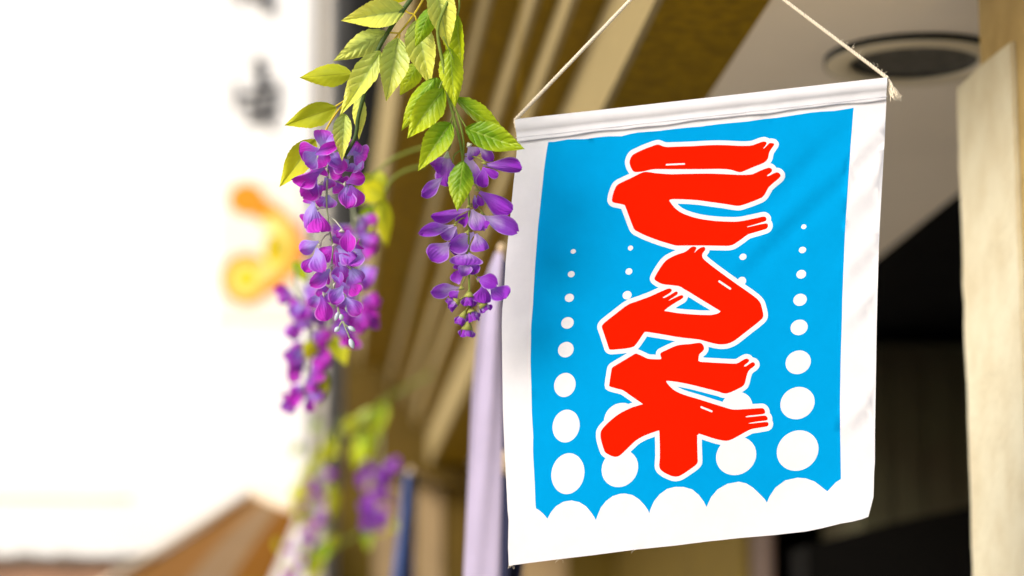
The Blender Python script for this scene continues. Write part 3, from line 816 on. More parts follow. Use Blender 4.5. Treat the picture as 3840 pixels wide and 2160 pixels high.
# the cloth hangs in an upright plane, turned a little towards the street
BC = P(2600, 1200, FOCUS)
BN = Vector((-math.sin(R(9)), -math.cos(R(9)), 0.0))
def on_banner(px, py, lift=0.0):
    r = ray(px, py)
    t = (BC - EYE).dot(BN) / r.dot(BN)
    return EYE + r * t + BN * lift
def smooth(a, b_, x):
    t = np.clip((x - a) / (b_ - a), 0, 1)
    return t * t * (3 - 2 * t)
def waves(x, y):
    u = (x - 1900) / 1430.0
    v_ = (y - 300) / 1800.0
    z = 0.0035 * np.sin(u * 3.1 + 0.4 + v_ * 1.1) * (0.4 + v_)
    z += 0.0016 * np.sin(u * 9.0 - v_ * 4.0 + 1.0) * v_
    z += 0.0022 * np.sin(v_ * 6.5 + 0.6) * np.exp(-u * 5)
    # slanting creases at the right margin
    for cx, cy, L_, wd, am in [(3230, 560, 330, 26, 0.0013), (3260, 700, 300, 40, 0.0016), (3225, 960, 240, 30, 0.0014), (3250, 1130, 200, 26, 0.0016), (3230, 1530, 190, 30, 0.0020), (3000, 760, 420, 34, 0.0011), (2860, 900, 300, 30, 0.0009), (2960, 560, 260, 60, 0.0009), (2950, 640, 500, 22, 0.0006)]:
        dx, dy = x - cx, y - cy
        am = am * 1.3
        al = dx * 0.70 - dy * 0.71
        ac = dx * 0.71 + dy * 0.70
        z += am * np.exp(-(ac / wd) ** 2) * np.exp(-(al / (L_ * 0.5)) ** 2)
        z -= 0.7 * am * np.exp(-((ac - wd * 1.6) / wd) ** 2) * np.exp(-(al / (L_ * 0.5)) ** 2)
    # bottom corner curls
    z += 0.014 * smooth(0.86, 1.06, v_ + 0.25 * (u - 0.7)) * smooth(0.45, 1.0, u)
    z -= 0.010 * smooth(0.9, 1.05, u) * smooth(0.75, 1.0, v_)
    # puckers below the hem
    hem_y = 535 - (x - 1940) * 0.104
    z += 0.0003 * np.sin(x * 0.045 + 1.3 * np.sin(x * 0.011)) * np.exp(-np.clip(y - hem_y, 0, None) / 45.0)
    return z
zz = waves(pv[:, 0], pv[:, 1])
used = np.unique(tri)
remap = -np.ones(len(pv), int); remap[used] = np.arange(len(used))
tri = remap[tri]
vv = [on_banner(pv[i, 0], pv[i, 1], zz[i]) for i in used]
# consistent winding (facing the street)
ta = pv[used]
ar = (ta[tri[:, 1], 0] - ta[tri[:, 0], 0]) * (ta[tri[:, 2], 1] - ta[tri[:, 0], 1]) - (ta[tri[:, 2], 0] - ta[tri[:, 0], 0]) * (ta[tri[:, 1], 1] - ta[tri[:, 0], 1])
flip = ar > 0
tri[flip] = tri[flip][:, ::-1]
ban = empty("hanging_banner", on_banner(2610, -252), "small white banner printed with red lettering and white dots on blue", "banner")
cl = mesh_obj("cloth", vv, [tuple(int(a) for a in t) for t in tri], [M['cloth_white'], M['cloth_blue'], M['cloth_red']], ban, True, mi=[int(a) for a in mi])
# hem: sleeve round the rod and a stitched flap
NS = 140
prof = []                              # (offset below the top edge in px, lift in m)
for i in range(13):
    a = math.pi * i / 12
    prof.append((27 - 27 * math.cos(a), 0.0068 * math.sin(a)))
prof = prof[:11] + [(57, 0.0030), (64, 0.0024), (71, 0.0026), (76, 0.0022), (80, 0.0024), (83, 0.0020), (83.5, 0.0004)]
hv, hf = [], []
for s in range(NS + 1):
    u = s / NS
    x = 1931 + (3326 - 1931) * u
    y = 449 + (291 - 449) * u
    sag = -5.0 * math.sin(u * math.pi)
    for j, (o, l) in enumerate(prof):
        f_ = o / 83.0
        xx = x + 10 * f_ * (1 - u) - 4 * f_ * u
        wob = (2.2 * math.sin(u * 21) + 1.4 * math.sin(u * 47 + 1)) * f_ ** 3
        pk = 0.00016 * math.sin(u * 190 + 2 * math.sin(u * 30)) * smooth(0.6, 0.8, f_) * (0.3 + u) + 0.0003 * math.sin(u * 40) * smooth(0.3, 0.6, f_)
        hv.append(on_banner(xx, y + o * (1.0 + 0.03 * (1 - u)) + wob, waves(np.array(xx), np.array(y + o)) * smooth(0.5, 1.0, f_) + l + pk + 0.0006))
m_ = len(prof)
for s in range(NS):
    for j in range(m_ - 1):
        a = s * m_ + j
        hf.append((a, a + 1, a + m_ + 1, a + m_))
hem = mesh_obj("hem", hv, hf, M['cloth_white'], ban, True)
v, f = tube_data([on_banner(1934 + (3322 - 1934) * t_, 477 + (319 - 477) * t_, 0.0015) for t_ in (0, .5, 1)], 0.0052, 12)
mesh_obj("rod", v, f, M['wood'], ban, True)
# seam stitches
sv, sf = [], []
for s in range(150):
    u = (s + 0.5) / 150
    x = 1931 + (3326 - 1931) * u; y = 449 + (291 - 449) * u + 73
    p = on_banner(x, y, waves(np.array(x), np.array(y)) * 0.8 + 0.0036)
    q = on_banner(x + 6, y - 0.7, waves(np.array(x), np.array(y)) * 0.8 + 0.0036)
    a, b_ = tube_data([p, q], 0.00035, 5)
    nn = len(sv); sv += a; sf += [tuple(i + nn for i in t) for t in b_]
st_ = mesh_obj("stitching", sv, sf, M['cloth_white'], ban)
st_['kind'] = 'stuff'
# cord, twisted from three strands, up to a hook under the canopy
apex = on_banner(2606, -252)
def rope(pts, rs, off_, pitch, n=3, seg=6):
    parts = []
    L = [0.0]
    for i in range(1, len(pts)): L.append(L[-1] + (pts[i] - pts[i - 1]).length)
    for q in range(n):
        path = []
        for i, p in enumerate(pts):
            t = (pts[min(i + 1, len(pts) - 1)] - pts[max(i - 1, 0)]).normalized()
            a = t.cross(Vector((0.2, 1, 0.1))).normalized(); b_ = t.cross(a)
            an = 2 * math.pi * (L[i] / pitch + q / n)
            path.append(p + (a * math.cos(an) + b_ * math.sin(an)) * off_)
        parts.append(tube_data(path, rs, seg))
    return join(*parts)
def line(a, b_, n): return [a + (b_ - a) * (i / n) for i in range(n + 1)]
lp = on_banner(1932, 452, 0.002); rp = on_banner(3330, 296, 0.002)
ropev = rope(line(apex, lp, 150), 0.00115, 0.0011, 0.011)
ropev2 = rope(line(apex, rp, 150), 0.00115, 0.0011, 0.011)
wrap = rope([lp] + [on_banner(a, b_, c_) for a, b_, c_ in [(1931, 462, 0.003), (1935, 478, 0.003), (1939, 492, 0.002), (1941, 505, 0.0)]], 0.0009, 0.0007, 0.011)
cv, cf = join(ropev, ropev2, wrap)
mesh_obj("cord", cv, cf, M['cord'], ban, True)
# frayed cord end at the right
parts = []
for i in range(70):
    a = random.uniform(-9, 9)
    p0_ = on_banner(3330 + a * 0.3, 296, 0.002)
    p1_ = on_banner(3337 + a + random.uniform(-3, 3), 318, random.uniform(0, 0.004))
    p2_ = on_banner(3350 + a * 1.5 + random.uniform(-3, 3), 348 + random.uniform(-6, 6), random.uniform(0, 0.006))
    p3_ = on_banner(3364 + a * 2.4 + random.uniform(-8, 8), 374 + random.uniform(-16, 10), random.uniform(0, 0.007))
    parts.append(tube_data(curve([p0_, p1_, p2_, p3_], 4), [0.0006] * 9 + [0.0005, 0.0004, 0.0003, 0.0002], 4))
v, f = join(*parts)
mesh_obj("cord_tassel", v, f, M['cord'], ban, True)
parts = []
for i in range(46):                     # fuzz on the cord and threads at the bottom edge
    if i < 34:
        t_ = random.uniform(0.68, 1.0) if i < 26 else random.uniform(0.0, 0.3)
        p0_ = (apex.lerp(rp, t_) if i < 26 else lp.lerp(apex, t_))
        p1_ = p0_ + RT * random.uniform(-0.001, 0.004) + UP * random.uniform(0.001, 0.005)
        p2_ = p1_ + RT * random.uniform(-0.002, 0.003) + UP * random.uniform(-0.001, 0.003)
    else:
        bx, by = random.choice([(1912, 2124), (1912, 2124), (2100, 2100), (2100, 2100), (2390, 2064)])
        p0_ = on_banner(bx + random.uniform(-6, 6), by - 4, 0.001)
        p1_ = p0_ + RT * random.uniform(-0.004, 0.004) - UP * random.uniform(0.001, 0.003)
        p2_ = p1_ + RT * random.uniform(-0.003, 0.003) - UP * random.uniform(0.0, 0.003)
    parts.append(tube_data(curve([p0_, p1_, p2_], 3), 0.00013, 4))
v, f = join(*parts)
fz = mesh_obj("loose_threads", v, f, M['cord'], ban)
fz['kind'] = 'stuff'
# hook under the canopy
hk = [apex + Vector((0, 0, 0.0)), apex + Vector((0.006, 0, 0.006)), apex + Vector((0.004, 0, 0.02)), Vector((apex.x, apex.y, E + 1.258 + 0.0))]
v, f = tube_data(curve(hk, 5), 0.0018, 8)
mesh_obj("hook", v, f, M['steel_mid'], ban, True)

# ------------------------------------------------------------------ artificial wisteria
def leaf_mesh(seed, fold, bend, twist, serr, amp=1.0):
    rr = random.Random(seed)
    NT, NW = 44, 12
    vs, fs, uv = [], [], []
    for i in range(NT + 1):
        t = i / NT
        wdt = (math.sin(math.pi * t ** 0.78) ** 0.92) * (1 - 0.30 * t ** 2.2) * 1.06
        if t > 0.999: wdt = 0.012
        if t < 0.001: wdt = 0.03
        for j in range(NW + 1):
            y = (j / NW) * 2 - 1
            ed = 1 + (serr * rr.uniform(-1, 1) if abs(y) > 0.99 else 0)
            yy = y * wdt * ed
            ph = (t - 0.17 * abs(y) * (0.4 + wdt)) * 7.5 + 0.12 * math.sin(5 * t + seed) + (0.22 if y > 0 else 0.0)
            ridge = amp * 0.017 * (abs(math.sin(math.pi * ph)) ** 0.7) * min(1, abs(y) * 3) * min(1, (1 - t) * 4)
            z = fold * abs(yy) ** 1.2 * 0.4 - bend * (t - 0.35) ** 2 + ridge + twist * yy * (t - 0.4) + 0.012 * math.sin(8 * t + 4 * y * (seed % 3 - 1))
            z -= 0.012 * math.exp(-(y * 9) ** 2)
            vs.append((t, yy, z)); uv.append((t, 0.5 + 0.5 * y))
    for i in range(NT):
        for j in range(NW):
            a = i * (NW + 1) + j
            fs.append((a, a + NW + 1, a + NW + 2, a + 1))
    return vs, fs, uv
def petal_mesh(seed, cup, curl, ruf):
    NT, NW = 12, 8
    vs, fs, uv = [], [], []
    for i in range(NT + 1):
        t = i / NT
        wdt = (0.16 + 0.84 * smooth(0.0, 0.62, t)) * math.sqrt(max(0.0, 1 - max(0, (t - 0.55) / 0.45) ** 2.6)) if t < 1 else 0.14
        for j in range(NW + 1):
            y = (j / NW) * 2 - 1
            yy = y * wdt * (1 + 0.05 * math.sin(7 * t + seed))
            x = t - 0.05 * (1 - abs(y)) * (t ** 6) * (seed % 2)       # faint notch at the tip
            z = cup * yy * yy * (0.4 + t) + curl * t * t - 0.3 * curl * t + 2.0 * ruf * math.sin(5 * y + 6 * t + seed) * t + 0.5 * ruf * math.sin(11 * y - 9 * t + 2 * seed) * t * abs(y)
            vs.append((x, yy, z)); uv.append((t, 0.5 + 0.5 * y))
    for i in range(NT):
        for j in range(NW):
            a = i * (NW + 1) + j
            fs.append((a, a + NW + 1, a + NW + 2, a + 1))
    return vs, fs, uv
def unit(name, data, mat):
    vs, fs, uv = data
    me = bpy.data.meshes.new(name)
    me.from_pydata(vs, [], fs)
    me.materials.append(mat)
    me.polygons.foreach_set('use_smooth', [True] * len(fs))
    ul = me.uv_layers.new(name="UVMap")
    for l in me.loops: ul.data[l.index].uv = uv[l.vertex_index]
    me.update()
    return me
LEAF, PETAL = {}, {}
for mm in ('leaf_pale_lit', 'leaf_back', 'leaf_green'):
    LEAF[mm] = [unit(mm, leaf_mesh(s, f_, b_, tw, 0.045, {'leaf_back': 0.2, 'leaf_pale_lit': 1.7, 'leaf_green': 1.2}[mm]), M[mm]) for s, f_, b_, tw in ((1, 0.35, 0.22, 0.10), (2, -0.30, 0.30, -0.12), (3, 0.20, -0.16, 0.16), (5, -0.22, 0.12, 0.05))]
for mm in ('petal_violet', 'petal_pink', 'petal_deep'):
    PETAL[mm] = [unit(mm, petal_mesh(s, c_, cu, ru), M[mm]) for s, c_, cu, ru in ((1, 0.28, -0.18, 0.02), (2, -0.30, 0.22, 0.03), (3, 0.45, -0.30, 0.035), (4, -0.22, -0.25, 0.03), (6, 0.15, 0.35, 0.04))]
def place(name, me, parent, base, tip, halfw, roll, zs=1.0):
    X = tip - base
    L_ = X.length
    xn = X / L_
    view = (base - EYE).normalized()
    yn = xn.cross(view).normalized()
    yn = (Matrix.Rotation(roll, 3, xn) @ yn).normalized()
    zn = xn.cross(yn)
    o = bpy.data.objects.new(name, me)
    C.objects.link(o)
    o.parent = parent
    off = base_of(parent)
    o.matrix_basis = Matrix(((xn.x * L_, yn.x * halfw, zn.x * L_ * zs, base.x - off.x), (xn.y * L_, yn.y * halfw, zn.y * L_ * zs, base.y - off.y), (xn.z * L_, yn.z * halfw, zn.z * L_ * zs, base.z - off.z), (0, 0, 0, 1)))
    return o
def stem(name, pts, d, rpx, mat, root, taper=0.8, n=6):
    """pts: (px, py[, depth offset]) in photo pixels"""
    w3 = [P(p[0], p[1], d + (p[2] if len(p) > 2 else 0.0)) for p in pts]
    cv_ = curve(w3, n)
    r0 = rpx / F * d
    rad = [r0 * (1 - (1 - taper) * i / (len(cv_) - 1)) for i in range(len(cv_))]
    v, f = tube_data(cv_, rad, 8)
    return mesh_obj(name, v, f, mat, root, True)
def add_leaf(root, b_, t_, hw, mat, d, rng, db=0.0, dt=None, roll=None, k_=None):
    """pixel base, pixel tip, pixel half width"""
    dt = rng.uniform(-0.018, 0.006) if dt is None else dt
    roll = rng.uniform(-0.35, 0.35) if roll is None else roll
    me = LEAF[mat][rng.randrange(4) if k_ is None else k_]
    return place("leaf", me, root, P(b_[0], b_[1], d + db), P(t_[0], t_[1], d + db + dt), hw / F * d / max(0.5, math.cos(roll)), roll)
def calyx_mesh(p, q, r0, r1):
    return tube_data(curve([p, p.lerp(q, 0.5), q], 4), [r0 * 0.5, r0 * 0.6, r0, r0 * 1.2, r0 * 1.3, r1 * 0.9, r1, r1 * 0.9, r1 * 0.6], 8)
def blossom(root, cpx, petals, mat, cmat, d, rng, db=0.0, stalk=None):
    """cpx: calyx pixel; petals: list of (base px, tip px, half width px[, depth of tip])"""
    c0 = P(cpx[0], cpx[1], d + db)
    mx_ = sum(p[0][0] for p in petals) / len(petals); my_ = sum(p[0][1] for p in petals) / len(petals)
    c1 = P(cpx[0] * 0.4 + mx_ * 0.6, cpx[1] * 0.4 + my_ * 0.6, d + db)
    if (c1 - c0).length < 0.002: c1 = c0 + Vector((0.0, 0.0, -0.004))
    vf = calyx_mesh(c0, c1, 0.0016, 0.0034)
    if stalk is not None:
        s0 = P(stalk[0], stalk[1], d + 0.004)
        mid = s0.lerp(c0, 0.5) + Vector((0, 0, 0.002))
        vf = join(vf, tube_data(curve([s0, mid, c0], 5), 0.0008, 6))
    bl = mesh_obj("blossom", vf[0], vf[1], cmat, root, True, origin=c0)
    for p in petals:
        hw = p[2]
        dtip = p[3] if len(p) > 3 else rng.uniform(-0.016, 0.010)
        roll = rng.uniform(-0.55, 0.55)
        ms = PETAL[mat]
        dz = db + rng.uniform(-0.004, 0.004)
        place("petal", ms[rng.randrange(len(ms))], bl, P(p[0][0], p[0][1], d + dz), P(p[1][0], p[1][1], d + dz + dtip), hw / F * d / max(0.6, math.cos(roll)), roll)
    return bl
S3 = 2.4154
def c3(a, b_): return (1000 + a / S3, b_ / S3)
def c4(a, b_): return (1000 + a / S3, 450 + b_ / S3)
def c5(a, b_): return (1000 + a / S3, 900 + b_ / S3)

def hang(root, px, py, d, r_=0.0004, mat=None):
    """wire from a stem's upper end to the canopy edge"""
    a = P(px, py, d)
    b_ = Vector((0.205, a.y, E + 1.366))
    m_ = a.lerp(b_, 0.5) + Vector((0.0, 0.0, -0.01))
    v, f = tube_data(curve([a, m_, b_], 5), r_, 6)
    mesh_obj("hanging_wire", v, f, mat or M['stem_dark'], root, True)
# ---- right-hand violet spray
rng = random.Random(11)
DR = 2.505
rt = empty("wisteria_spray", P(1700, -40, DR), "sharp violet artificial wisteria spray hanging at the white banner's upper left", "flower spray", "artificial wisteria sprays")
stem("stem", [c3(1690, -80) + (0.0,), c3(1600, 100), c3(1555, 230), c3(1555, 360), c3(1600, 600), c3(1640, 850), c3(1700, 1080), c3(1755, 1300), c4(1785, 430), c4(1830, 720), c4(1830, 1000), c5(1830, 150), c5(1835, 420), c5(1845, 600), c5(1840, 700)], DR, 7.0, M['stem_green'], rt, 0.45)
stem("stem", [c3(1740, -60), c3(1745, 60), c3(1728, 140)], DR, 4.0, M['stem_green'], rt)
stem("stem", [c3(1615, 600), c3(1640, 760), c3(1655, 900), c3(1720, 1010), c3(1770, 1200), c3(1785, 1320), c4(1775, 380)], DR, 4.5, M['stem_green'], rt, n=5)
stem("stem", [c3(1625, 690), c3(1580, 760), c3(1560, 815)], DR, 4.0, M['stem_green'], rt)
stem("stem", [c3(1700, 1010), c3(1670, 1090), c3(1655, 1140)], DR, 3.5, M['stem_green'], rt)
stem("stem", [c3(1720, 1010), c3(1770, 1090), c3(1810, 1160)], DR, 3.0, M['stem_green'], rt)
stem("stem", [c3(1690, 1060), c3(1685, 1230), c3(1655, 1350), c4(1645, 270)], DR, 3.0, M['stem_green'], rt)
stem("stem", [c4(1760, 270), c4(1700, 320), c4(1685, 390)], DR, 3.0, M['stem_green'], rt)
stem("stem", [c3(1600, 330), c3(1650, 440), c3(1690, 540)], DR, 3.0, M['stem_green'], rt)
G = 'leaf_green'
hang(rt, *c3(1690, -80), DR, 0.0018)
add_leaf(rt, c3(1728, 138), c3(1755, 700), 92 / S3, G, DR, rng, 0.012, 0.006, 0.55, 0)
add_leaf(rt, c3(1655, 430), c3(1712, 972), 108 / S3, G, DR, rng, 0.000, -0.004, -0.20, 3)
add_leaf(rt, c3(1520, 705), c3(1208, 1178), 98 / S3, G, DR, rng, 0.010, 0.004, 0.2, 1)
add_leaf(rt, c3(1535, 700), c3(1565, 900), 48 / S3, G, DR, rng, 0.016, 0.004, 0.2, 1)
add_leaf(rt, c3(1600, 808), c3(1268, 1256), 128 / S3, G, DR, rng, -0.004, -0.008, -0.1, 2)
add_leaf(rt, c3(1668, 1110), c3(1372, 1538), 122 / S3, G, DR, rng, -0.004, -0.012, 0.12, 0)
add_leaf(rt, c3(1712, 890), c3(2150, 1230), 80 / S3, G, DR, rng, 0.006, 0.004, 0.45, 1)
add_leaf(rt, c3(1800, 1165), c3(2338, 1356), 125 / S3, G, DR, rng, -0.006, -0.006, -0.15, 2)
add_leaf(rt, c4(1778, 370), c4(1725, 822), 112 / S3, G, DR, rng, -0.016, -0.010, 0.05, 3)
add_leaf(rt, c3(1530, -150), c3(1648, 438), 128 / S3, 'leaf_pale_lit', DR, rng, 0.004, 0.0, -0.1, 0)
add_leaf(rt, c3(1500, 60), c3(1340, 420), 84 / S3, G, DR, rng, 0.02, 0.0, 0.2, 1)
V_, CX = 'petal_violet', M['calyx']
def vb(cp, pet, **kw):
    conv = kw.pop('conv', c4)
    blossom(rt, conv(*cp), [(conv(*p[0]), conv(*p[1]), p[2] / S3 * 1.12) + tuple(p[3:]) for p in pet], V_, kw.pop('cm', CX), DR, rng, **kw)
vb((1640, 285), [((1640, 325), (1640, 590), 98, -0.006), ((1620, 335), (1500, 440), 70, -0.012), ((1600, 520), (1385, 678), 58, -0.004)], cm=M['calyx_pale'])
vb((1820, 205), [((1830, 240), (1890, 345), 72), ((1810, 300), (1880, 590), 84, 0.006), ((1925, 250), (2050, 378), 46, 0.004)], cm=M['calyx_pale'])
vb((1978, 375), [((1960, 405), (2320, 430), 62, -0.006), ((1965, 425), (1965, 612), 55), ((1955, 430), (2085, 492), 34)], stalk=c4(1800, 330))
vb((1910, 615), [((1925, 650), (2225, 835), 84, -0.004), ((1910, 680), (1955, 775), 34), ((1885, 680), (1890, 805), 28)], stalk=c4(1835, 560))
vb((1828, 765), [((1840, 805), (1485, 888), 50, -0.006), ((1860, 810), (1935, 992), 76, 0.002), ((1830, 830), (1760, 960), 50, 0.006)], stalk=c4(1825, 640))
vb((1948, 825), [((1955, 872), (2278, 1012), 80, -0.006), ((1955, 900), (1985, 960), 30), ((1940, 900), (1950, 1010), 40, 0.008)], stalk=c4(1835, 760))
vb((1702, 940), [((1695, 955), (1380, 1030), 54, -0.006), ((1720, 970), (1580, 1062), 56, 0.0), ((1715, 985), (1690, 1110), 50, 0.006)], stalk=c4(1830, 880))
vb((1832, 1000), [((1880, 1025), (1655, 1160), 80, -0.008), ((1895, 1030), (1965, 1190), 78, -0.004), ((1655, 1110), (1480, 1285), 100, -0.008), ((1760, 1090), (1700, 1210), 60, 0.008)])
vb((1828, 1180), [((1810, 1190), (1810, 1300), 132, -0.010), ((1795, 1270), (1790, 1412), 58, -0.004), ((1880, 1270), (1880, 1405), 62, -0.002), ((1725, 1280), (1745, 1345), 45, 0.004)])
vb((1765, 415), [((1745, 435), (1475, 452), 62, -0.006), ((1740, 460), (1660, 522), 44, 0.0), ((1745, 400), (1720, 305), 56, 0.010)], conv=c5, stalk=c5(1830, 300))
vb((1895, 330), [((1905, 345), (2085, 405), 70, -0.008), ((1960, 415), (1965, 575), 82, -0.002), ((2030, 425), (2165, 545), 88, -0.004)], conv=c5, stalk=c5(1840, 250))
def bell(root, a, b_, r, d, cmat, pmat, rng, frac=0.45):
    """closed bud: calyx cone with a short frill of petals"""
    p, q = P(a[0], a[1], d), P(b_[0], b_[1], d)
    m1 = p.lerp(q, frac)
    vf = tube_data([p, p.lerp(m1, 0.4), m1], [r * 0.25, r * 0.55, r * 0.95], 10)
    bd = mesh_obj("bud", vf[0], vf[1], cmat, root, True, origin=p)
    ax = (q - p).normalized()
    s1 = ax.orthogonal().normalized(); s2 = ax.cross(s1)
    for i in range(6):
        an = 2 * math.pi * i / 6 + rng.uniform(-0.2, 0.2)
        rad = s1 * math.cos(an) + s2 * math.sin(an)
        bs = p.lerp(m1, 0.75) + rad * r * 0.7
        tp = q + rad * r * rng.uniform(0.7, 1.25) + ax * rng.uniform(-0.001, 0.001)
        X = tp - bs; L_ = X.length; xn = X / L_
        yn = ax.cross(rad).normalized(); zn = xn.cross(yn)
        o = bpy.data.objects.new("petal", PETAL[pmat][i % 5]); C.objects.link(o); o.parent = bd
        hw = r * 0.62
        o.matrix_basis = Matrix(((xn.x * L_, yn.x * hw, zn.x * L_, bs.x - p.x), (xn.y * L_, yn.y * hw, zn.y * L_, bs.y - p.y), (xn.z * L_, yn.z * hw, zn.z * L_, bs.z - p.z), (0, 0, 0, 1)))
for a, b_, r_, fr in [((1838, 470), (1838, 600), 55, 0.35), ((1745, 540), (1650, 610), 52, 0.35), ((1930, 550), (1995, 650), 52, 0.55), ((1800, 640), (1745, 765), 44, 0.5), ((1845, 620), (1880, 730), 52, 0.3), ((1825, 735), (1808, 880), 60, 0.55)]:
    bell(rt, c5(*a), c5(*b_), r_ / S3 / F * DR, DR - 0.003, CX, V_, rng, fr)
for pts in ([c5(1835, 450), c5(1790, 510), c5(1745, 545)], [c5(1840, 560), c5(1880, 530), c5(1925, 548)], [c5(1840, 580), c5(1815, 620), c5(1800, 645)]):
    stem("stem", pts, DR, 3.2, CX, rt, n=4)

# ---- left-hand pink spray
rng = random.Random(23)
DL = 2.56
lt = empty("wisteria_spray", P(1560, -40, DL), "pink and lilac artificial wisteria spray with pale lit veined leaves against the white building", "flower spray", "artificial wisteria sprays")
stem("stem", [c3(1345, -60), c3(1250, 70), c3(1150, 210), c3(1050, 370), c3(995, 480), c3(930, 640), c3(885, 850), c3(830, 1060), c3(795, 1260), c4(640, 420)], DL, 9.0, M['stem_dark'], lt, 0.8)
stem("stem", [c3(1440, -50), c3(1380, 60), c3(1320, 150), c3(1195, 310), c3(1040, 490), c3(900, 700), c3(760, 880), c3(640, 1010), c3(540, 1175), c4(520, 200)], DL + 0.004, 4.2, M['stem_yellow'], lt, 0.9)
stem("stem", [c3(1255, 95), c3(1290, 118), c3(1330, 125)], DL, 3.6, M['stem_yellow'], lt)
stem("stem", [c3(1100, 292), c3(1150, 298), c3(1195, 300)], DL, 3.6, M['stem_yellow'], lt)
stem("stem", [c3(1330, 130), c3(1350, 155), c3(1356, 190)], DL, 3.6, M['stem_yellow'], lt)
stem("stem", [c3(1200, 300), c3(1205, 325), c3(1195, 350)], DL, 3.6, M['stem_yellow'], lt)
stem("stem", [c3(625, 962), c3(660, 940), c3(720, 900)], DL, 3.6, M['stem_yellow'], lt)
stem("stem", [c4(570, 330), c4(545, 620), c4(545, 800), c4(570, 1000), c4(600, 1150), c5(590, 220), c5(605, 400), c5(645, 600), c5(680, 720)], DL, 4.2, M['stem_grey'], lt, 0.6)
Pp, Pb = 'leaf_pale_lit', 'leaf_back'
hang(lt, *c3(1345, -60), DL, 0.0022)
add_leaf(lt, c3(1255, 95), c3(678, 182), 128 / S3, Pp, DL, rng, 0.0, -0.010, 0.1, 0)
add_leaf(lt, c3(1090, 290), c3(608, 556), 104 / S3, Pp, DL, rng, 0.004, -0.006, -0.2, 3)
add_leaf(lt, c3(1032, 468), c3(665, 1065), 108 / S3, Pp, DL, rng, -0.010, -0.010, 0.25, 2)
add_leaf(lt, c3(1190, 345), c3(1088, 912), 132 / S3, Pp, DL, rng, -0.006, -0.006, -0.1, 0)
add_leaf(lt, c3(1355, 185), c3(1478, 778), 134 / S3, Pp, DL, rng, -0.010, -0.006, 0.1, 0)
add_leaf(lt, c3(1390, 560), c3(1195, 866), 86 / S3, G, DL, rng, 0.014, 0.006, 0.2, 1)
add_leaf(lt, c3(770, 662), c3(294, 700), 104 / S3, Pb, DL, rng, 0.008, 0.0, 0.15, 3)
add_leaf(lt, c3(632, 972), c3(162, 1132), 108 / S3, Pb, DL, rng, 0.006, 0.0, -0.1, 2)
add_leaf(lt, c3(705, 1028), c4(678, 368), 84 / S3, Pp, DL, rng, -0.022, -0.006, 0.15, 0)
add_leaf(lt, c3(850, 860), c3(846, 1262), 62 / S3, Pp, DL, rng, 0.002, 0.0, -0.2, 1)
add_leaf(lt, c4(440, 175), c4(118, 608), 118 / S3, Pb, DL, rng, 0.016, 0.0, 0.1, 2)
add_leaf(lt, c3(1300, -40), c3(1010, -20), 52 / S3, Pb, DL, rng, 0.002, 0.0, 0.1, 3)
K_, CP = 'petal_pink', M['calyx_pale']
def pb(cp, pet, conv=c4, db=0.0, stalk=None):
    blossom(lt, conv(*cp), [(conv(*p[0]), conv(*p[1]), p[2] / S3 * 1.22) + tuple(p[3:]) for p in pet], K_, CP, DL, rng, db, stalk)
pb((505, 255), [((500, 245), (488, 82), 70, 0.002), ((520, 255), (660, 135), 62, -0.004), ((470, 265), (292, 295), 78, -0.004), ((455, 295), (335, 410), 80, -0.008), ((430, 320), (650, 215), 46, -0.014), ((480, 300), (540, 410), 75, -0.004)], db=-0.010)
pb((570, 285), [((560, 290), (690, 420), 66, -0.008), ((580, 350), (720, 450), 62, -0.002)], db=-0.006)
pb((735, 330), [((730, 330), (800, 195), 84, 0.004), ((785, 285), (895, 350), 92, 0.004), ((740, 360), (650, 430), 66, -0.006), ((770, 390), (790, 480), 84, -0.004), ((800, 400), (880, 470), 60)], db=0.004)
pb((520, 400), [((500, 400), (455, 490), 72, -0.004), ((520, 440), (250, 568), 60, -0.010), ((555, 420), (690, 480), 78, 0.002)], db=-0.004)
pb((490, 560), [((450, 530), (330, 705), 86, -0.006), ((440, 570), (465, 690), 58, -0.010), ((530, 520), (590, 620), 60, 0.004)], stalk=c4(545, 600))
pb((610, 575), [((590, 560), (720, 640), 82, 0.006), ((600, 540), (690, 500), 62, 0.006)], stalk=c4(550, 570), db=0.008)
pb((690, 580), [((720, 570), (880, 510), 58, -0.004), ((725, 585), (708, 822), 72, -0.012), ((760, 590), (835, 770), 84, -0.004)], stalk=c4(560, 560))
pb((455, 815), [((430, 730), (350, 975), 62, -0.008), ((455, 830), (485, 1030), 96, -0.012), ((395, 860), (335, 930), 55), ((420, 760), (360, 690), 50, 0.004)], stalk=c4(540, 800))
pb((560, 720), [((555, 700), (460, 770), 55, -0.004), ((560, 680), (580, 800), 52, 0.002)], db=0.004)
pb((495, 1095), [((470, 1100), (308, 1185), 58, -0.006), ((450, 1160), (500, 1372), 70, -0.010), ((420, 1240), (345, 1385), 58, -0.004)], stalk=c4(570, 1030))
pb((680, 985), [((735, 995), (738, 1188), 66, -0.012), ((645, 1010), (655, 1130), 62, 0.004), ((700, 1000), (640, 1060), 44)], stalk=c4(560, 870))
pb((605, 1115), [((600, 1140), (462, 1245), 62, -0.008), ((640, 1140), (805, 1265), 74, -0.006), ((620, 1200), (720, 1300), 60, 0.004)])
pb((790, 1190), [((835, 1150), (770, 1340), 88, -0.006), ((800, 1160), (850, 1120), 42), ((780, 1230), (690, 1250), 60, 0.004)], db=0.004)
pb((580, 215), [((575, 265), (398, 412), 62, -0.010), ((600, 270), (670, 385), 44, -0.010), ((660, 200), (690, 340), 70, -0.006), ((560, 300), (520, 390), 50, 0.004)], conv=c5)
pb((760, 240), [((755, 255), (850, 385), 84, 0.0), ((720, 280), (690, 390), 50, 0.006)], conv=c5, db=0.006)
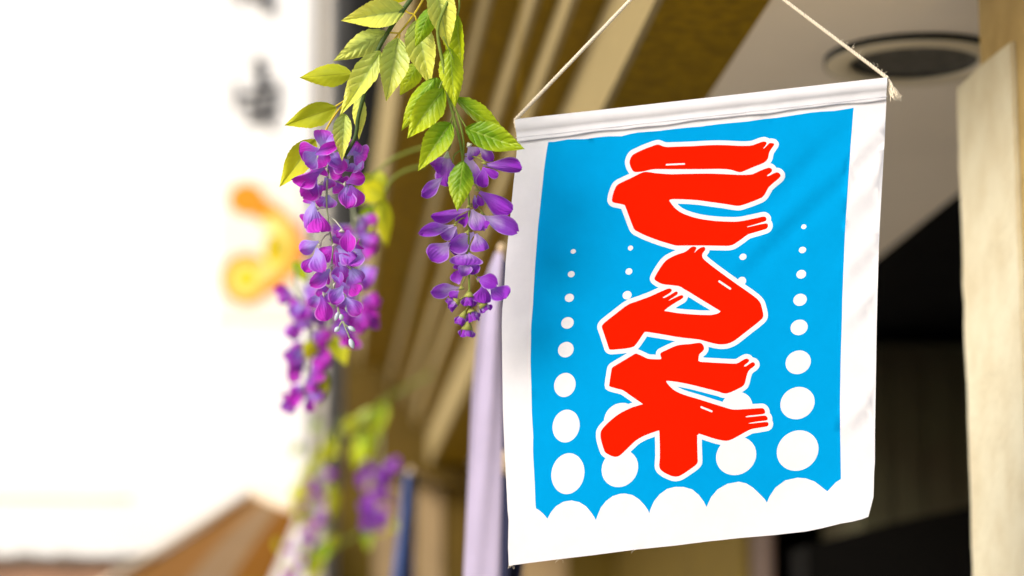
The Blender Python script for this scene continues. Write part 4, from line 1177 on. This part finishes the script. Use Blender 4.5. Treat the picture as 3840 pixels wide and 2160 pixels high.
pb((600, 400), [((500, 390), (530, 515), 56, 0.0), ((575, 440), (560, 570), 46, 0.0), ((690, 415), (575, 595), 66, -0.012), ((760, 400), (830, 480), 66, 0.004)], conv=c5)
pb((540, 490), [((480, 485), (402, 605), 52, 0.0), ((495, 515), (555, 720), 70, -0.006)], conv=c5, stalk=c5(610, 420))
pb((720, 510), [((715, 525), (845, 658), 62, -0.006), ((735, 520), (690, 640), 56, 0.004)], conv=c5, stalk=c5(620, 440))
for a, b_, r_ in [((650, 650), (618, 735), 20), ((672, 670), (680, 730), 24), ((660, 790), (615, 830), 24), ((740, 785), (805, 825), 22), ((755, 895), (785, 985), 26), ((735, 585), (730, 655), 26)]:
    p, q = P(*c5(*a), DL), P(*c5(*b_), DL)
    rr = r_ / S3 / F * DL
    v, f = tube_data([p.lerp(q, t_) for t_ in (0, .2, .45, .7, .9, 1)], [rr * s for s in (.35, .8, 1, .85, .4, .1)], 8)
    mesh_obj("bud", v, f, M['bud_pale'], lt, True)
for pts in ([c5(645, 590), c5(645, 630), c5(648, 655)], [c5(685, 735), c5(665, 770), c5(650, 800)], [c5(690, 735), c5(715, 770), c5(745, 790)], [c5(688, 735), c5(725, 820), c5(757, 900)]):
    stem("stem", pts, DL, 3.2, M['stem_grey'], lt, n=4)

# ---- blurred sprays further along the street
def spray(label, d, top, axis, rad, n, pmat, leaves, seed, stems=(), size=1.0, extra=0):
    """axis: px polyline the blossoms hang along; rad: half-width of the cluster in px (top, bottom)"""
    rg_ = random.Random(seed)
    root = empty("wisteria_spray", P(top[0], top[1], d), label, "flower spray", "artificial wisteria sprays")
    for s in stems:
        stem("stem", s, d, 5.0, M['stem_green'], root, 0.7)
    hang(root, *(stems[0][0] if stems else top), d)
    stem("stem", [top] + list(axis), d, 5.0, M['stem_grey'], root, 0.5)
    for i in range(n):
        t = (i + 0.5) / n * (len(axis) - 1)
        k_ = min(int(t), len(axis) - 2); fr = t - k_
        ax_, ay_ = axis[k_][0] * (1 - fr) + axis[k_ + 1][0] * fr, axis[k_][1] * (1 - fr) + axis[k_ + 1][1] * fr
        rr = rad[0] * (1 - i / n) + rad[1] * i / n
        an = i * 2.4 + rg_.uniform(-0.4, 0.4)
        ox, oz = math.cos(an) * rr * 0.5, math.sin(an) * rr * 0.5
        cpx = (ax_ + ox * 0.6, ay_)
        pet = []
        L_ = 104 * size * FOCUS / d
        for q in range(4):
            dx = math.cos(an) * 0.75 + rg_.uniform(-0.55, 0.55); dy = rg_.uniform(-0.25, 0.95)
            nn_ = math.hypot(dx, dy) + 1e-6
            l2 = L_ * rg_.uniform(0.7, 1.1)
            b0 = (ax_ + ox + rg_.uniform(-8, 8), ay_ + rg_.uniform(-8, 8))
            pet.append((b0, (b0[0] + dx / nn_ * l2, b0[1] + dy / nn_ * l2), L_ * rg_.uniform(0.28, 0.42), rg_.uniform(-0.02, 0.02)))
        blossom(root, cpx, pet, pmat, M['calyx_pale'], d, rg_, oz / F * d, stalk=(ax_, ay_ - 6))
    for _ in range(extra):
        t = rg_.uniform(0, len(axis) - 1.001); k_ = int(t); fr = t - k_
        bx_ = axis[k_][0] * (1 - fr) + axis[k_ + 1][0] * fr + rg_.uniform(-70, 70)
        by_ = axis[k_][1] * (1 - fr) + axis[k_ + 1][1] * fr + rg_.uniform(-190, 60)
        add_leaf(root, (bx_, by_), (bx_ + rg_.uniform(-60, 40), by_ + rg_.uniform(20, 85)), rg_.uniform(13, 22), rg_.choice(['leaf_back', 'leaf_green', 'leaf_pale_lit']), d, rg_, rg_.uniform(-0.05, 0.05), rg_.uniform(-0.02, 0.02))
    for lf in leaves:
        add_leaf(root, lf[0], lf[1], lf[2], lf[3], d, rg_, rg_.uniform(-0.02, 0.02), rg_.uniform(-0.02, 0.02))
    return root
spray("magenta wisteria spray softly blurred right behind the sharp pink one", 3.45, (1330, 740), [(1325, 800), (1335, 950), (1345, 1120), (1340, 1250)], (58, 36), 13, 'petal_pink',
      [((1440, 740), (1350, 690), 42, 'leaf_back'), ((1450, 690), (1370, 660), 34, 'leaf_back'), ((1425, 735), (1450, 932), 34, 'leaf_back'), ((1400, 770), (1360, 900), 36, 'leaf_green'), ((1390, 650), (1340, 770), 36, 'leaf_back')], 31,
      stems=([(1600, 548), (1530, 570), (1450, 610), (1360, 700), (1330, 760)], [(1600, 620), (1520, 640), (1465, 680), (1435, 740), (1390, 800), (1345, 830)]))
spray("pinkish violet blurred spray against the white wall below the sharp pink one", 3.75, (1110, 1010), [(1105, 1070), (1150, 1180), (1160, 1320), (1150, 1420), (1130, 1510)], (52, 40), 15, 'petal_pink',
      [((1250, 1250), (1300, 1372), 38, 'leaf_back'), ((1180, 1280), (1145, 1350), 30, 'leaf_back'), ((1215, 1390), (1200, 1520), 26, 'leaf_back'), ((1100, 980), (1150, 1060), 26, 'leaf_green')], 37)
spray("violet spray very blurred beside the narrow blue cloth with lime leaves above", 6.6, (1430, 1500), [(1425, 1725), (1400, 1800), (1405, 1900), (1400, 1970)], (62, 30), 15, 'petal_deep',
      [((1370, 1610), (1325, 1765), 30, 'leaf_green'), ((1440, 1500), (1395, 1640), 28, 'leaf_green'), ((1400, 1530), (1290, 1630), 23, 'leaf_pale_lit'), ((1385, 1640), (1345, 1745), 31, 'leaf_green'), ((1430, 1560), (1410, 1680), 19, 'leaf_green'), ((1345, 1570), (1280, 1615), 19, 'leaf_back')], 41,
      stems=([(1620, 1400), (1530, 1450), (1440, 1505), (1350, 1590), (1270, 1670)],), size=1.05, extra=7)
spray("purple and pink spray most blurred at the bottom, beside the striped awning", 6.9, (1215, 1600), [(1205, 1750), (1190, 1850), (1165, 1960), (1125, 2060), (1105, 2170), (1090, 2260)], (36, 34), 16, 'petal_pink',
      [((1245, 1620), (1205, 1760), 28, 'leaf_back'), ((1190, 1720), (1120, 1800), 23, 'leaf_back'), ((1150, 1800), (1095, 1905), 28, 'leaf_back'), ((1245, 1810), (1235, 1960), 23, 'leaf_back'), ((1180, 1860), (1110, 1990), 20, 'leaf_back'), ((1230, 2030), (1180, 2130), 27, 'leaf_green'), ((1260, 2000), (1215, 2100), 22, 'leaf_back'), ((1190, 2080), (1150, 2190), 27, 'leaf_back'), ((1130, 1660), (1095, 1710), 16, 'leaf_green'), ((1140, 1830), (1080, 1860), 22, 'leaf_back')], 43,
      stems=([(1300, 1560), (1240, 1660), (1210, 1760)], [(1420, 1960), (1330, 2010), (1230, 2060)]), extra=14)
